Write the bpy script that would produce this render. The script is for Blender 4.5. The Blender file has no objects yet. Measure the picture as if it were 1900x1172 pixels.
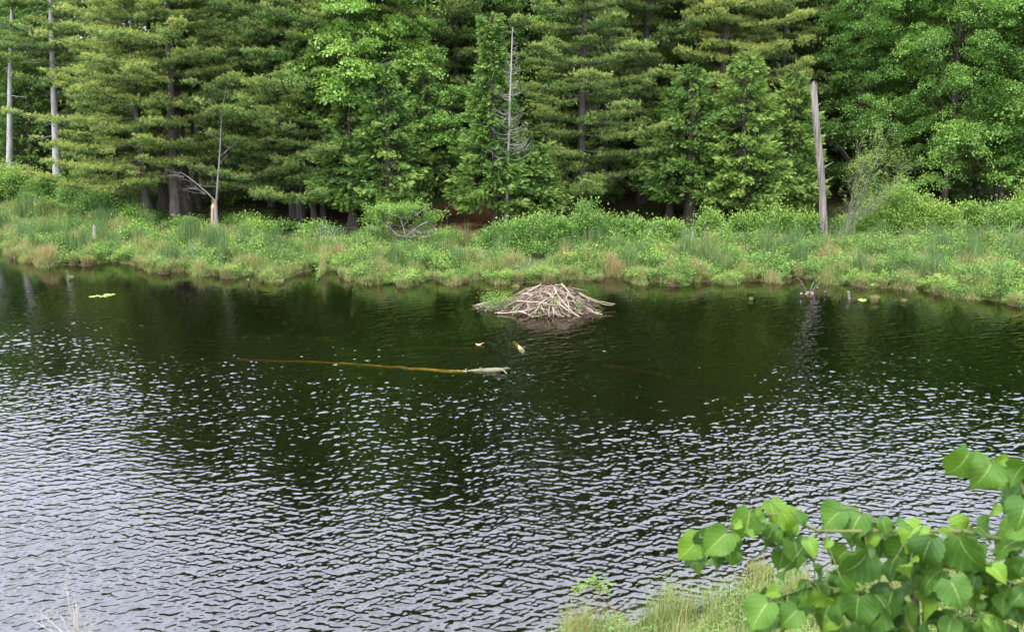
import bpy, math, random
import numpy as np
from mathutils import Vector

# ---------------------------------------------------------------- camera, sky, sun, exposure
scene = bpy.context.scene
COL = scene.collection
CAM_H = 9.6
PITCH = math.radians(13.2)          # below the horizon
FPX = 1864.0                        # focal length in photo pixels (photo 1900 x 1172)
cam_d = bpy.data.cameras.new("camera")
cam_d.sensor_width = 36.0
cam_d.lens = FPX / 1900.0 * 36.0
cam_d.clip_start = 0.1
cam_d.clip_end = 2000.0
cam_d.dof.use_dof = True
cam_d.dof.focus_distance = 50.0
cam_d.dof.aperture_fstop = 6.0
cam = bpy.data.objects.new("camera", cam_d)
COL.objects.link(cam)
cam.location = (0, 0, CAM_H)
cam.rotation_euler = (math.pi / 2 - PITCH, 0, 0)
scene.camera = cam

SUN_EL, SUN_AZ = 58.0, 222.0        # degrees; azimuth clockwise from +Y: behind the camera, to the left
world = bpy.data.worlds.new("World")
scene.world = world
world.use_nodes = True
wt = world.node_tree
for n in list(wt.nodes):
    wt.nodes.remove(n)
def wn(t, **kw):
    n = wt.nodes.new(t)
    for k, v in kw.items():
        setattr(n, k, v)
    return n
w_out = wn('ShaderNodeOutputWorld')
w_bg = wn('ShaderNodeBackground'); w_bg.inputs['Strength'].default_value = 0.15
w_sky = wn('ShaderNodeTexSky'); w_sky.sky_type = 'NISHITA'; w_sky.sun_disc = False
w_sky.sun_elevation = math.radians(SUN_EL); w_sky.sun_rotation = math.radians(SUN_AZ)
w_sky.air_density = 1.0; w_sky.dust_density = 2.0
w_tc = wn('ShaderNodeTexCoord')
w_no = wn('ShaderNodeTexNoise'); w_no.inputs['Scale'].default_value = 2.2; w_no.inputs['Detail'].default_value = 6
w_map = wn('ShaderNodeMapping'); w_map.inputs['Scale'].default_value = (1, 1, 2.2)
w_cl = wn('ShaderNodeValToRGB')
w_cl.color_ramp.elements[0].position = 0.25; w_cl.color_ramp.elements[0].color = (0.67, 0.71, 0.88, 1)
w_cl.color_ramp.elements[1].position = 0.75; w_cl.color_ramp.elements[1].color = (0.98, 1.0, 1.11, 1)
w_mul = wn('ShaderNodeMix', data_type='RGBA', blend_type='MULTIPLY'); w_mul.inputs['Factor'].default_value = 1.0
CLOUD = 17.0
w_mul.inputs['B'].default_value = (CLOUD, CLOUD, CLOUD, 1)
w_mix = wn('ShaderNodeMix', data_type='RGBA'); w_mix.inputs['Factor'].default_value = 0.86   # nearly full cloud cover
wl = wt.links.new
wl(w_tc.outputs['Generated'], w_map.inputs['Vector']); wl(w_map.outputs['Vector'], w_no.inputs['Vector'])
wl(w_no.outputs['Fac'], w_cl.inputs['Fac']); wl(w_cl.outputs['Color'], w_mul.inputs['A'])
wl(w_sky.outputs['Color'], w_mix.inputs['A']); wl(w_mul.outputs['Result'], w_mix.inputs['B'])
wl(w_mix.outputs['Result'], w_bg.inputs['Color']); wl(w_bg.outputs['Background'], w_out.inputs['Surface'])

sun_d = bpy.data.lights.new("sun", 'SUN'); sun_d.energy = 3.0; sun_d.angle = math.radians(12); sun_d.color = (1.0, 0.95, 0.86)
sun = bpy.data.objects.new("sun", sun_d); COL.objects.link(sun)
_az, _el = math.radians(SUN_AZ), math.radians(SUN_EL)
sdir = Vector((math.sin(_az) * math.cos(_el), math.cos(_az) * math.cos(_el), math.sin(_el)))
sun.rotation_euler = sdir.to_track_quat('Z', 'Y').to_euler()
sun.location = (-30, -30, 60)

scene.view_settings.view_transform = 'Standard'
scene.view_settings.look = 'None'
scene.view_settings.exposure = 1.0
scene.view_settings.gamma = 1.0
scene.cycles.use_denoising = True
scene.cycles.denoiser = 'OPENIMAGEDENOISE'
scene.cycles.denoising_input_passes = 'RGB_ALBEDO_NORMAL'
scene.cycles.denoising_prefilter = 'ACCURATE'
scene.cycles.use_adaptive_sampling = False
scene.cycles.max_bounces = 8
scene.cycles.diffuse_bounces = 3
scene.cycles.glossy_bounces = 3
scene.cycles.transmission_bounces = 3
scene.cycles.transparent_max_bounces = 8
scene.cycles.caustics_reflective = False
scene.cycles.caustics_refractive = False

# ---------------------------------------------------------------- pixel / world helpers
cP, sP = math.cos(PITCH), math.sin(PITCH)
def ray(px, py):
    u = (px - 950.0) / FPX; v = (586.0 - py) / FPX
    return np.array([u, cP + v * sP, -sP + v * cP])
def g(px, py, z=0.0):
    d = ray(px, py); t = (z - CAM_H) / d[2]
    return np.array([d[0] * t, d[1] * t, z])
def at(px, py, Y):
    d = ray(px, py); t = Y / d[1]
    return np.array([d[0] * t, Y, CAM_H + d[2] * t])
def ray_hit(px, py, dist):
    d = ray(px, py); d = d / np.linalg.norm(d)
    return np.array([0, 0, CAM_H]) + d * dist

# ---------------------------------------------------------------- object helpers
def tag(o, label=None, cat=None, group=None, kind=None):
    if label: o['label'] = label
    if cat: o['category'] = cat
    if group: o['group'] = group
    if kind: o['kind'] = kind
    return o
def empty(name, loc, rz=0.0, scale=1.0):
    o = bpy.data.objects.new(name, None); COL.objects.link(o)
    o.location = tuple(float(c) for c in loc); o.rotation_euler = (0, 0, rz)
    o.scale = (scale, scale, scale) if np.isscalar(scale) else scale
    o.empty_display_size = 0.3
    return o
def mesh_data(name, V, F, mats, attr=None, smooth=False, mat_idx=None):
    """F: list of (n,k) index arrays; attr: list of per-face value arrays, one per F entry"""
    V = np.asarray(V, dtype=np.float32).reshape(-1, 3)
    me = bpy.data.meshes.new(name)
    me.vertices.add(len(V)); me.vertices.foreach_set("co", V.ravel())
    F = [np.asarray(f, dtype=np.int32) for f in F if len(f)]
    tot = np.concatenate([np.full(len(f), f.shape[1], dtype=np.int32) for f in F])
    li = np.concatenate([f.ravel() for f in F])
    me.loops.add(len(li)); me.loops.foreach_set("vertex_index", li)
    me.polygons.add(len(tot))
    st = np.zeros(len(tot), dtype=np.int32); st[1:] = np.cumsum(tot)[:-1]
    me.polygons.foreach_set("loop_start", st)
    if attr is not None:
        a = me.attributes.new("hue", 'FLOAT', 'FACE')
        a.data.foreach_set("value", np.concatenate([np.asarray(x, dtype=np.float32).ravel() for x in attr]))
    for m in (mats if isinstance(mats, (list, tuple)) else [mats]):
        me.materials.append(m)
    if mat_idx is not None:
        me.polygons.foreach_set("material_index", np.asarray(mat_idx, dtype=np.int32))
    if smooth:
        me.polygons.foreach_set("use_smooth", np.ones(len(tot), dtype=bool))
    me.update(calc_edges=True)
    return me
def obj(name, me, parent=None, loc=(0, 0, 0), rz=0.0):
    o = bpy.data.objects.new(name, me); COL.objects.link(o)
    if parent: o.parent = parent
    o.location = tuple(float(c) for c in loc); o.rotation_euler = (0, 0, rz)
    return o
def copy_tree(o, parent=None):
    c = o.copy(); COL.objects.link(c); c.parent = parent
    for ch in list(o.children):
        copy_tree(ch, c)
    return c

class Geo:
    """collects polygons of several sizes with a hue value per face"""
    def __init__(self):
        self.V = []; self.n = 0; self.F = {}; self.A = {}
    def add(self, V, F, hue=0.5):
        V = np.asarray(V, dtype=np.float32).reshape(-1, 3); F = np.asarray(F, dtype=np.int32)
        if len(F) == 0: return
        k = F.shape[1]
        self.F.setdefault(k, []).append(F + self.n)
        h = np.full(len(F), hue, dtype=np.float32) if np.isscalar(hue) else np.asarray(hue, dtype=np.float32)
        self.A.setdefault(k, []).append(h)
        self.V.append(V); self.n += len(V)
    def tube(self, P, R, sides=6, hue=0.5, cap=True):
        P = np.asarray(P, float); R = np.asarray(R, float) * np.ones(len(P))
        n = len(P)
        T = np.gradient(P, axis=0); T /= np.linalg.norm(T, axis=1)[:, None] + 1e-9
        ref = np.array([1.0, 0, 0]) if abs(T[0, 0]) < 0.8 else np.array([0, 1.0, 0])
        S = np.cross(T, ref); S /= np.linalg.norm(S, axis=1)[:, None] + 1e-9
        B = np.cross(T, S)
        a = np.linspace(0, 2 * np.pi, sides, endpoint=False)
        V = P[:, None, :] + R[:, None, None] * (np.cos(a)[None, :, None] * S[:, None, :] + np.sin(a)[None, :, None] * B[:, None, :])
        i = np.arange(n - 1)[:, None] * sides; j = np.arange(sides)[None, :]; j2 = (j + 1) % sides
        F = np.stack([i + j, i + j2, i + sides + j2, i + sides + j], -1).reshape(-1, 4)
        self.add(V.reshape(-1, 3), F, hue)
        if cap:
            self.add(V[-1], np.arange(sides)[None, :], hue); self.add(V[0], np.arange(sides)[None, ::-1], hue)
    def mesh(self, name, mats, smooth=False):
        ks = sorted(self.F)
        return mesh_data(name, np.concatenate(self.V), [np.concatenate(self.F[k]) for k in ks], mats,
                         [np.concatenate(self.A[k]) for k in ks], smooth)

def unit(v):
    return v / (np.linalg.norm(v, axis=-1, keepdims=True) + 1e-9)
def leaf_quads(G, P, D, S, L, W, hue):
    P = np.asarray(P); n = len(P)
    L = np.asarray(L)[:, None] * np.ones((n, 1)); W = np.asarray(W)[:, None] * np.ones((n, 1))
    m = P + D * L * 0.45
    V = np.stack([P, m + S * W / 2, P + D * L, m - S * W / 2], 1).reshape(-1, 3)
    F = np.arange(n * 4).reshape(-1, 4)
    G.add(V, F, hue)
def needle_tris(G, P, D, S, L, W, hue):
    n = len(P); L = np.asarray(L)[:, None] * np.ones((n, 1)); W = np.asarray(W)[:, None] * np.ones((n, 1))
    V = np.stack([P - S * W / 2, P + S * W / 2, P + D * L], 1).reshape(-1, 3)
    G.add(V, np.arange(n * 3).reshape(-1, 3), hue)

# ---------------------------------------------------------------- materials
def new_mat(name):
    m = bpy.data.materials.new(name); m.use_nodes = True
    nt = m.node_tree
    for n in list(nt.nodes): nt.nodes.remove(n)
    return m, nt
def ramp(nt, cols):
    r = nt.nodes.new('ShaderNodeValToRGB')
    el = r.color_ramp.elements
    while len(el) < len(cols): el.new(0.5)
    for e, (p, c) in zip(el, cols):
        e.position = p; e.color = (*c, 1)
    return r
def leaf_mat(name, cols, transl=0.35, rough=0.5, spec=0.3, veins=False):
    def soft(c):
        l = .30 * c[0] + .60 * c[1] + .10 * c[2]; return tuple((x * .92 + l * .08) * k for x, k in zip(c, (1.14, 1.11, .94)))
    cols = [(p, soft(c)) for p, c in cols]
    m, nt = new_mat(name); N = nt.nodes.new; K = nt.links.new
    at_ = N('ShaderNodeAttribute'); at_.attribute_name = 'hue'
    oi = N('ShaderNodeObjectInfo')
    ad = N('ShaderNodeMath'); ad.operation = 'MULTIPLY_ADD'; ad.inputs[1].default_value = 0.16; ad.inputs[2].default_value = -0.08
    K(oi.outputs['Random'], ad.inputs[0])
    sm = N('ShaderNodeMath'); sm.operation = 'ADD'; K(at_.outputs['Fac'], sm.inputs[0]); K(ad.outputs[0], sm.inputs[1])
    r = ramp(nt, cols); K(sm.outputs[0], r.inputs['Fac'])
    pb = N('ShaderNodeBsdfPrincipled'); pb.inputs['Roughness'].default_value = rough
    pb.inputs['Specular IOR Level'].default_value = spec
    K(r.outputs['Color'], pb.inputs['Base Color'])
    tr = N('ShaderNodeBsdfTranslucent')
    bc = N('ShaderNodeMix'); bc.data_type = 'RGBA'; bc.blend_type = 'MULTIPLY'; bc.inputs['Factor'].default_value = 1
    bc.inputs['B'].default_value = (1.12, 1.16, 0.7, 1); K(r.outputs['Color'], bc.inputs['A']); K(bc.outputs['Result'], tr.inputs['Color'])
    mx = N('ShaderNodeMixShader'); mx.inputs['Fac'].default_value = transl
    K(pb.outputs[0], mx.inputs[1]); K(tr.outputs[0], mx.inputs[2])
    o = N('ShaderNodeOutputMaterial'); K(mx.outputs[0], o.inputs['Surface'])
    return m
def bark_mat(name, c1, c2, scale=6.0, stretch=0.18, bump=0.6, hue_attr=False):
    m, nt = new_mat(name); N = nt.nodes.new; K = nt.links.new
    tc = N('ShaderNodeTexCoord'); mp = N('ShaderNodeMapping'); mp.inputs['Scale'].default_value = (1, 1, stretch)
    no = N('ShaderNodeTexNoise'); no.inputs['Scale'].default_value = scale; no.inputs['Detail'].default_value = 8; no.inputs['Roughness'].default_value = 0.65
    K(tc.outputs['Object'], mp.inputs['Vector']); K(mp.outputs['Vector'], no.inputs['Vector'])
    r = ramp(nt, [(0.3, c1), (0.7, c2)])
    fac = no.outputs['Fac']
    if hue_attr:
        at_ = N('ShaderNodeAttribute'); at_.attribute_name = 'hue'
        a2 = N('ShaderNodeMath'); a2.operation = 'MULTIPLY_ADD'; a2.inputs[1].default_value = 0.7; a2.inputs[2].default_value = -0.35
        K(at_.outputs['Fac'], a2.inputs[0])
        a3 = N('ShaderNodeMath'); a3.operation = 'ADD'; K(a2.outputs[0], a3.inputs[0]); K(fac, a3.inputs[1]); fac = a3.outputs[0]
    K(fac, r.inputs['Fac'])
    pb = N('ShaderNodeBsdfPrincipled'); pb.inputs['Roughness'].default_value = 0.9; pb.inputs['Specular IOR Level'].default_value = 0.15
    K(r.outputs['Color'], pb.inputs['Base Color'])
    bp = N('ShaderNodeBump'); bp.inputs['Strength'].default_value = bump; bp.inputs['Distance'].default_value = 0.03
    K(no.outputs['Fac'], bp.inputs['Height']); K(bp.outputs['Normal'], pb.inputs['Normal'])
    o = N('ShaderNodeOutputMaterial'); K(pb.outputs[0], o.inputs['Surface'])
    return m

M = {}
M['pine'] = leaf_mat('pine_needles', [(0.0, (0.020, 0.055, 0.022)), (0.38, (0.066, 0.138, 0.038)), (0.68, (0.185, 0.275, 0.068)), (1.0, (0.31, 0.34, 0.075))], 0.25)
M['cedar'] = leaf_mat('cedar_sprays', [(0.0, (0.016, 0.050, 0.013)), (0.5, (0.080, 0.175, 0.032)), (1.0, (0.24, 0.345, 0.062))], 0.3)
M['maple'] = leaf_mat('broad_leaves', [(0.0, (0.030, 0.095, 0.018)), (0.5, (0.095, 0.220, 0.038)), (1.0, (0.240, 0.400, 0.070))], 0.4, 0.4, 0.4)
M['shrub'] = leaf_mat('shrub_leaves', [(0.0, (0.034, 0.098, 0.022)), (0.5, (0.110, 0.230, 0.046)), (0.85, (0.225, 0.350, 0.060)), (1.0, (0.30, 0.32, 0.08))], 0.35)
M['grass'] = leaf_mat('marsh_grass_blades', [(0.0, (0.045, 0.110, 0.055)), (0.35, (0.095, 0.180, 0.056)), (0.65, (0.180, 0.250, 0.070)), (0.85, (0.24, 0.225, 0.10)), (1.0, (0.29, 0.22, 0.135))], 0.35)
M['bigleaf'] = None
M['bark'] = bark_mat('pine_bark', (0.030, 0.026, 0.024), (0.105, 0.089, 0.075))
M['bark_grey'] = bark_mat('grey_bark', (0.17, 0.16, 0.155), (0.38, 0.36, 0.35))
M['bark_dark'] = bark_mat('dark_bark', (0.030, 0.026, 0.022), (0.095, 0.080, 0.065))
M['dimtwig'] = bark_mat('dull_grey_stem', (0.08, 0.073, 0.068), (0.22, 0.205, 0.19), 5.0, 0.12)
M['greytwig'] = bark_mat('grey_dead_twigs', (0.15, 0.138, 0.13), (0.36, 0.34, 0.32), 5.0, 0.12)
M['deadwood'] = bark_mat('bleached_deadwood', (0.14, 0.125, 0.108), (0.36, 0.325, 0.285), 5.0, 0.12)
M['sticks'] = bark_mat('peeled_sticks', (0.030, 0.023, 0.017), (0.32, 0.25, 0.19), 5.0, 0.6, 0.3, True)
M['snag'] = bark_mat('weathered_snag', (0.045, 0.040, 0.037), (0.27, 0.24, 0.21), 7.0, 0.06, 1.0)
M['mud'] = bark_mat('lodge_mud', (0.040, 0.030, 0.020), (0.14, 0.10, 0.07), 5.0, 1.0)
M['peat'] = bark_mat('peat_and_roots', (0.018, 0.013, 0.009), (0.075, 0.052, 0.028), 9.0, 0.3)
M['rawwood'] = bark_mat('raw_split_wood', (0.24, 0.14, 0.07), (0.42, 0.30, 0.18), 9.0, 0.15)

# ground: mud, marsh peat, needle litter, near bank soil by place
def ground_mat():
    m, nt = new_mat('ground_soil'); N = nt.nodes.new; K = nt.links.new
    tc = N('ShaderNodeTexCoord')
    no = N('ShaderNodeTexNoise'); no.inputs['Scale'].default_value = 2.5; no.inputs['Detail'].default_value = 9; no.inputs['Roughness'].default_value = 0.7
    K(tc.outputs['Object'], no.inputs['Vector'])
    nb = N('ShaderNodeTexNoise'); nb.inputs['Scale'].default_value = 0.22; nb.inputs['Detail'].default_value = 3
    K(tc.outputs['Object'], nb.inputs['Vector'])
    at_ = N('ShaderNodeAttribute'); at_.attribute_name = 'zone'
    ad = N('ShaderNodeMath'); ad.operation = 'MULTIPLY_ADD'; ad.inputs[1].default_value = 0.25; ad.inputs[2].default_value = -0.125
    K(nb.outputs['Fac'], ad.inputs[0])
    sm = N('ShaderNodeMath'); sm.operation = 'ADD'; K(at_.outputs['Fac'], sm.inputs[0]); K(ad.outputs[0], sm.inputs[1])
    r = ramp(nt, [(0.0, (0.035, 0.027, 0.014)), (0.30, (0.040, 0.035, 0.016)), (0.45, (0.050, 0.060, 0.020)), (0.62, (0.060, 0.070, 0.022)), (0.74, (0.115, 0.052, 0.028)), (1.0, (0.10, 0.060, 0.030))])
    K(sm.outputs[0], r.inputs['Fac'])
    mx = N('ShaderNodeMix'); mx.data_type = 'RGBA'; mx.blend_type = 'MULTIPLY'; mx.inputs['Factor'].default_value = 0.85
    r2 = ramp(nt, [(0.3, (0.45, 0.45, 0.45)), (0.7, (1.5, 1.45, 1.4))]); K(no.outputs['Fac'], r2.inputs['Fac'])
    K(r.outputs['Color'], mx.inputs['A']); K(r2.outputs['Color'], mx.inputs['B'])
    pb = N('ShaderNodeBsdfPrincipled'); pb.inputs['Roughness'].default_value = 0.95; pb.inputs['Specular IOR Level'].default_value = 0.1
    K(mx.outputs['Result'], pb.inputs['Base Color'])
    bp = N('ShaderNodeBump'); bp.inputs['Strength'].default_value = 0.8; bp.inputs['Distance'].default_value = 0.08
    K(no.outputs['Fac'], bp.inputs['Height']); K(bp.outputs['Normal'], pb.inputs['Normal'])
    o = N('ShaderNodeOutputMaterial'); K(pb.outputs[0], o.inputs['Surface'])
    return m
M['ground'] = ground_mat()

WATER_IOR = 1.85
def water_mat():
    m, nt = new_mat('pond_water'); N = nt.nodes.new; K = nt.links.new
    tc = N('ShaderNodeTexCoord')
    no = N('ShaderNodeTexNoise'); no.inputs['Scale'].default_value = 9.0; no.inputs['Detail'].default_value = 3; no.inputs['Roughness'].default_value = 0.55
    mp = N('ShaderNodeMapping'); mp.inputs['Rotation'].default_value = (0, 0, math.radians(-24)); mp.inputs['Scale'].default_value = (0.55, 1.3, 1)
    K(tc.outputs['Object'], mp.inputs['Vector']); K(mp.outputs['Vector'], no.inputs['Vector'])
    bp = N('ShaderNodeBump'); bp.inputs['Strength'].default_value = 0.10; bp.inputs['Distance'].default_value = 0.012
    K(no.outputs['Fac'], bp.inputs['Height'])
    fr = N('ShaderNodeFresnel'); fr.inputs['IOR'].default_value = WATER_IOR; K(bp.outputs['Normal'], fr.inputs['Normal'])
    gl = N('ShaderNodeBsdfGlossy'); gl.inputs['Roughness'].default_value = 0.02; gl.inputs['Color'].default_value = (1, 1, 1, 1)
    K(bp.outputs['Normal'], gl.inputs['Normal'])
    tr = N('ShaderNodeBsdfTransparent'); tr.inputs['Color'].default_value = (0.93, 0.88, 0.62, 1)
    mx = N('ShaderNodeMixShader'); K(fr.outputs[0], mx.inputs['Fac']); K(tr.outputs[0], mx.inputs[1]); K(gl.outputs[0], mx.inputs[2])
    va = N('ShaderNodeVolumeAbsorption'); va.inputs['Color'].default_value = (0.60, 0.47, 0.16, 1); va.inputs['Density'].default_value = 2.1
    o = N('ShaderNodeOutputMaterial'); K(mx.outputs[0], o.inputs['Surface']); K(va.outputs[0], o.inputs['Volume'])
    return m
M['water'] = water_mat()

# ---------------------------------------------------------------- terrain
def smooth_noise(x, y, seed, n=7, wl=(2.0, 9.0)):
    r = np.random.default_rng(seed); out = np.zeros(np.broadcast(x, y).shape)
    for _ in range(n):
        w = r.uniform(*wl); a = r.uniform(0, 2 * np.pi); k = 2 * np.pi / w
        out = out + np.sin(k * (np.cos(a) * x + np.sin(a) * y) + r.uniform(0, 6.28))
    return out / math.sqrt(n / 2.0)

far_px = [(-260, 440), (-60, 448), (0, 462), (45, 488), (120, 492), (200, 488), (290, 500), (360, 506), (430, 514), (520, 521), (590, 520), (606, 492), (622, 490), (640, 522), (705, 527), (800, 524), (900, 522), (965, 528), (1035, 520), (1090, 512), (1120, 513), (1150, 522), (1250, 530), (1330, 522), (1420, 520), (1500, 520), (1560, 530), (1620, 528), (1690, 530), (1705, 546), (1760, 550), (1830, 556), (1900, 566), (2150, 572)]
_fw = np.array([g(*p)[:2] for p in far_px]); _fw = _fw[np.argsort(_fw[:, 0])]
def y_far(x):
    x = np.asarray(x, float)
    return np.interp(x, _fw[:, 0], _fw[:, 1]) + 0.42 * smooth_noise(x, 0 * x, 5, 8, (0.8, 4.0))
near_px = [(-500, 1330), (60, 1215), (400, 1260), (1000, 1230), (1052, 1166), (1180, 1152), (1290, 1128), (1380, 1102), (1480, 1090), (1580, 1078), (1750, 1075), (1900, 1060), (2300, 1000)]
_nw = np.array([g(*p)[:2] for p in near_px]); _nw = _nw[np.argsort(_nw[:, 0])]
def y_near(x):
    x = np.asarray(x, float)
    return np.interp(x, _nw[:, 0], _nw[:, 1]) + 0.12 * smooth_noise(x, 0 * x, 9, 5, (0.6, 2.5))
def terrain(x, y):
    x = np.asarray(x, float); y = np.asarray(y, float)
    s = y - y_far(x); q = y_near(x) - y
    bed = -np.minimum(1.6, 0.02 + 0.30 * np.minimum(np.maximum(-s, 0), np.maximum(-q, 0)))
    marsh = np.minimum(0.12, 0.5 * s) + 0.016 * np.maximum(s, 0)
    slope = 0.05 * np.maximum(y - 64.0, 0) + 0.10 * np.maximum(y - 76, 0)
    far = marsh + slope + 0.06 * smooth_noise(x, y, 3, 7, (1.5, 6.0)) * np.clip(s, 0, 1)
    yn = np.maximum(y_near(x), 1.0)
    t = np.clip(q / yn, 0, 1.0)
    near = np.minimum(0.10, 0.4 * q) + 8.0 * t ** 1.55 + 0.05 * smooth_noise(x, y, 4, 7, (0.5, 3.0)) * np.clip(q, 0, 1)
    return np.where(s > 0, far, np.where(q > 0, near, bed))
def y_edge(x):                                                            # where the marsh ends and the wood begins
    return np.interp(x, [-60, -34, -27, -21.5, -17, -12, 0, 8, 20, 34, 60], [77, 76, 71, 61.5, 60, 58, 56.8, 57, 58.5, 60, 62])
def gz(x, y):
    return float(terrain(np.array([x]), np.array([y]))[0])

def build_ground():
    ys = np.concatenate([np.arange(-14, 8, 1.0), np.arange(8, 22, 0.25), np.arange(22, 44, 0.8), np.arange(44, 64, 0.22), np.arange(64, 150, 1.3)])
    xs = np.concatenate([np.arange(-130, -42, 2.5), np.arange(-42, 42, 0.3), np.arange(42, 130, 2.5)])
    X, Y = np.meshgrid(xs, ys); Z = terrain(X, Y)
    s = Y - y_far(X); q = y_near(X) - Y
    # marsh 0.45, forest litter 0.8 beyond ~63 m, bed 0.05, near bank 0.5
    bare = np.exp(-((X + 4.6) / 5.0) ** 4) * np.clip((75 - Y) / 4, 0, 1)
    zone = np.where(s > 0, 0.45 + (0.38 * bare - 0.16 * (1 - bare)) * np.clip((Y - y_edge(X) + 2.5) / 3.0, 0, 1), np.where(q > 0, 0.42 + 0.12 * np.clip(q / 3, 0, 1), 0.08 + 0.3 * np.clip(1 + np.maximum(s, q) / 1.2, 0, 1)))
    ny, nx = X.shape
    i = np.arange(ny - 1)[:, None] * nx; j = np.arange(nx - 1)[None, :]
    F = np.stack([i + j, i + j + 1, i + nx + j + 1, i + nx + j], -1).reshape(-1, 4)
    me = mesh_data('ground', np.stack([X, Y, Z], -1), [F], M['ground'], None, True)
    a = me.attributes.new('zone', 'FLOAT', 'POINT'); a.data.foreach_set('value', zone.astype(np.float32).ravel())
    tag(obj('ground', me), kind='structure')
build_ground()

# ---------------------------------------------------------------- water with real waves
def build_water():
    r = np.random.default_rng(11)
    ys = [11.5]
    while ys[-1] < 66:
        ys.append(ys[-1] + max(0.018, 0.020 * (ys[-1] / 16.0) ** 1.4))
    ys = np.array(ys)
    u = np.concatenate([-np.geomspace(1.04, 6.0, 14)[::-1], np.linspace(-1, 1, 960), np.geomspace(1.04, 6.0, 14)])
    wid = 0.54 * ys + 1.2
    X = u[None, :] * wid[:, None]; Y = ys[:, None] * np.ones_like(u)[None, :]
    gust = 0.5 + 0.5 * np.clip(smooth_noise(X * .6 - Y * .25, Y * 1.5, 21, 9, (2.5, 18.0)) * 0.6, -1, 1)
    shelter = np.clip((46.5 - 0.07 * X - Y) / 10.5, 0.0, 1.0)      # calmer in the lee of the far trees
    amp = (0.12 + 0.88 * shelter) * (0.62 + 0.70 * gust)
    edge = np.clip((np.minimum(y_far(X) - Y, Y - y_near(X)) + 0.3) / 0.8, 0.1, 1)
    amp = amp * edge
    amp = np.where(np.abs(u)[None, :] > 1.0, 0.0, amp)
    Z = np.zeros_like(X); DX = np.zeros_like(X); DY = np.zeros_like(X)
    main = math.radians(-61)                                              # travels towards the camera, crests rise to the right
    nW = 84
    for k in range(nW):
        lam = 0.085 * (1.2 / 0.085) ** ((k + r.uniform()) / nW)
        spread = 0.34 + 0.22 * (0.3 / max(lam, 0.3))
        a = main + r.normal(0, spread)
        kk = 2 * np.pi / lam
        slope = 0.122 * math.sqrt(2.0 / nW) * math.exp(-0.5 * (math.log(lam / 0.145) / 0.90) ** 2) * 1.55
        A = slope / kk
        ph = kk * (math.cos(a) * X + math.sin(a) * Y) + r.uniform(0, 6.283)
        Z += A * np.sin(ph)
        c = A * np.cos(ph) * 0.9
        DX += c * math.cos(a); DY += c * math.sin(a)
    V = np.stack([X + DX * amp, Y + DY * amp, Z * amp], -1)
    ny, nx = X.shape
    i = np.arange(ny - 1)[:, None] * nx; j = np.arange(nx - 1)[None, :]
    F = np.stack([i + j, i + j + 1, i + nx + j + 1, i + nx + j], -1).reshape(-1, 4)
    me = mesh_data('water', V, [F], M['water'], None, True)
    tag(obj('water', me), kind='structure')
build_water()

# ---------------------------------------------------------------- plant generators (local space, base at origin)
def trunk_pts(r, H, lean=(0, 0), wob=0.12, n=12):
    t = np.linspace(0, 1, n)
    P = np.stack([lean[0] * t + wob * np.sin(t * r.uniform(2, 6) + r.uniform(0, 6)) * t, lean[1] * t + wob * np.sin(t * r.uniform(2, 6) + r.uniform(0, 6)) * t, t * H], -1)
    return P
def trunk_at(P, z):
    return np.array([np.interp(z, P[:, 2], P[:, 0]), np.interp(z, P[:, 2], P[:, 1]), z])

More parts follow.
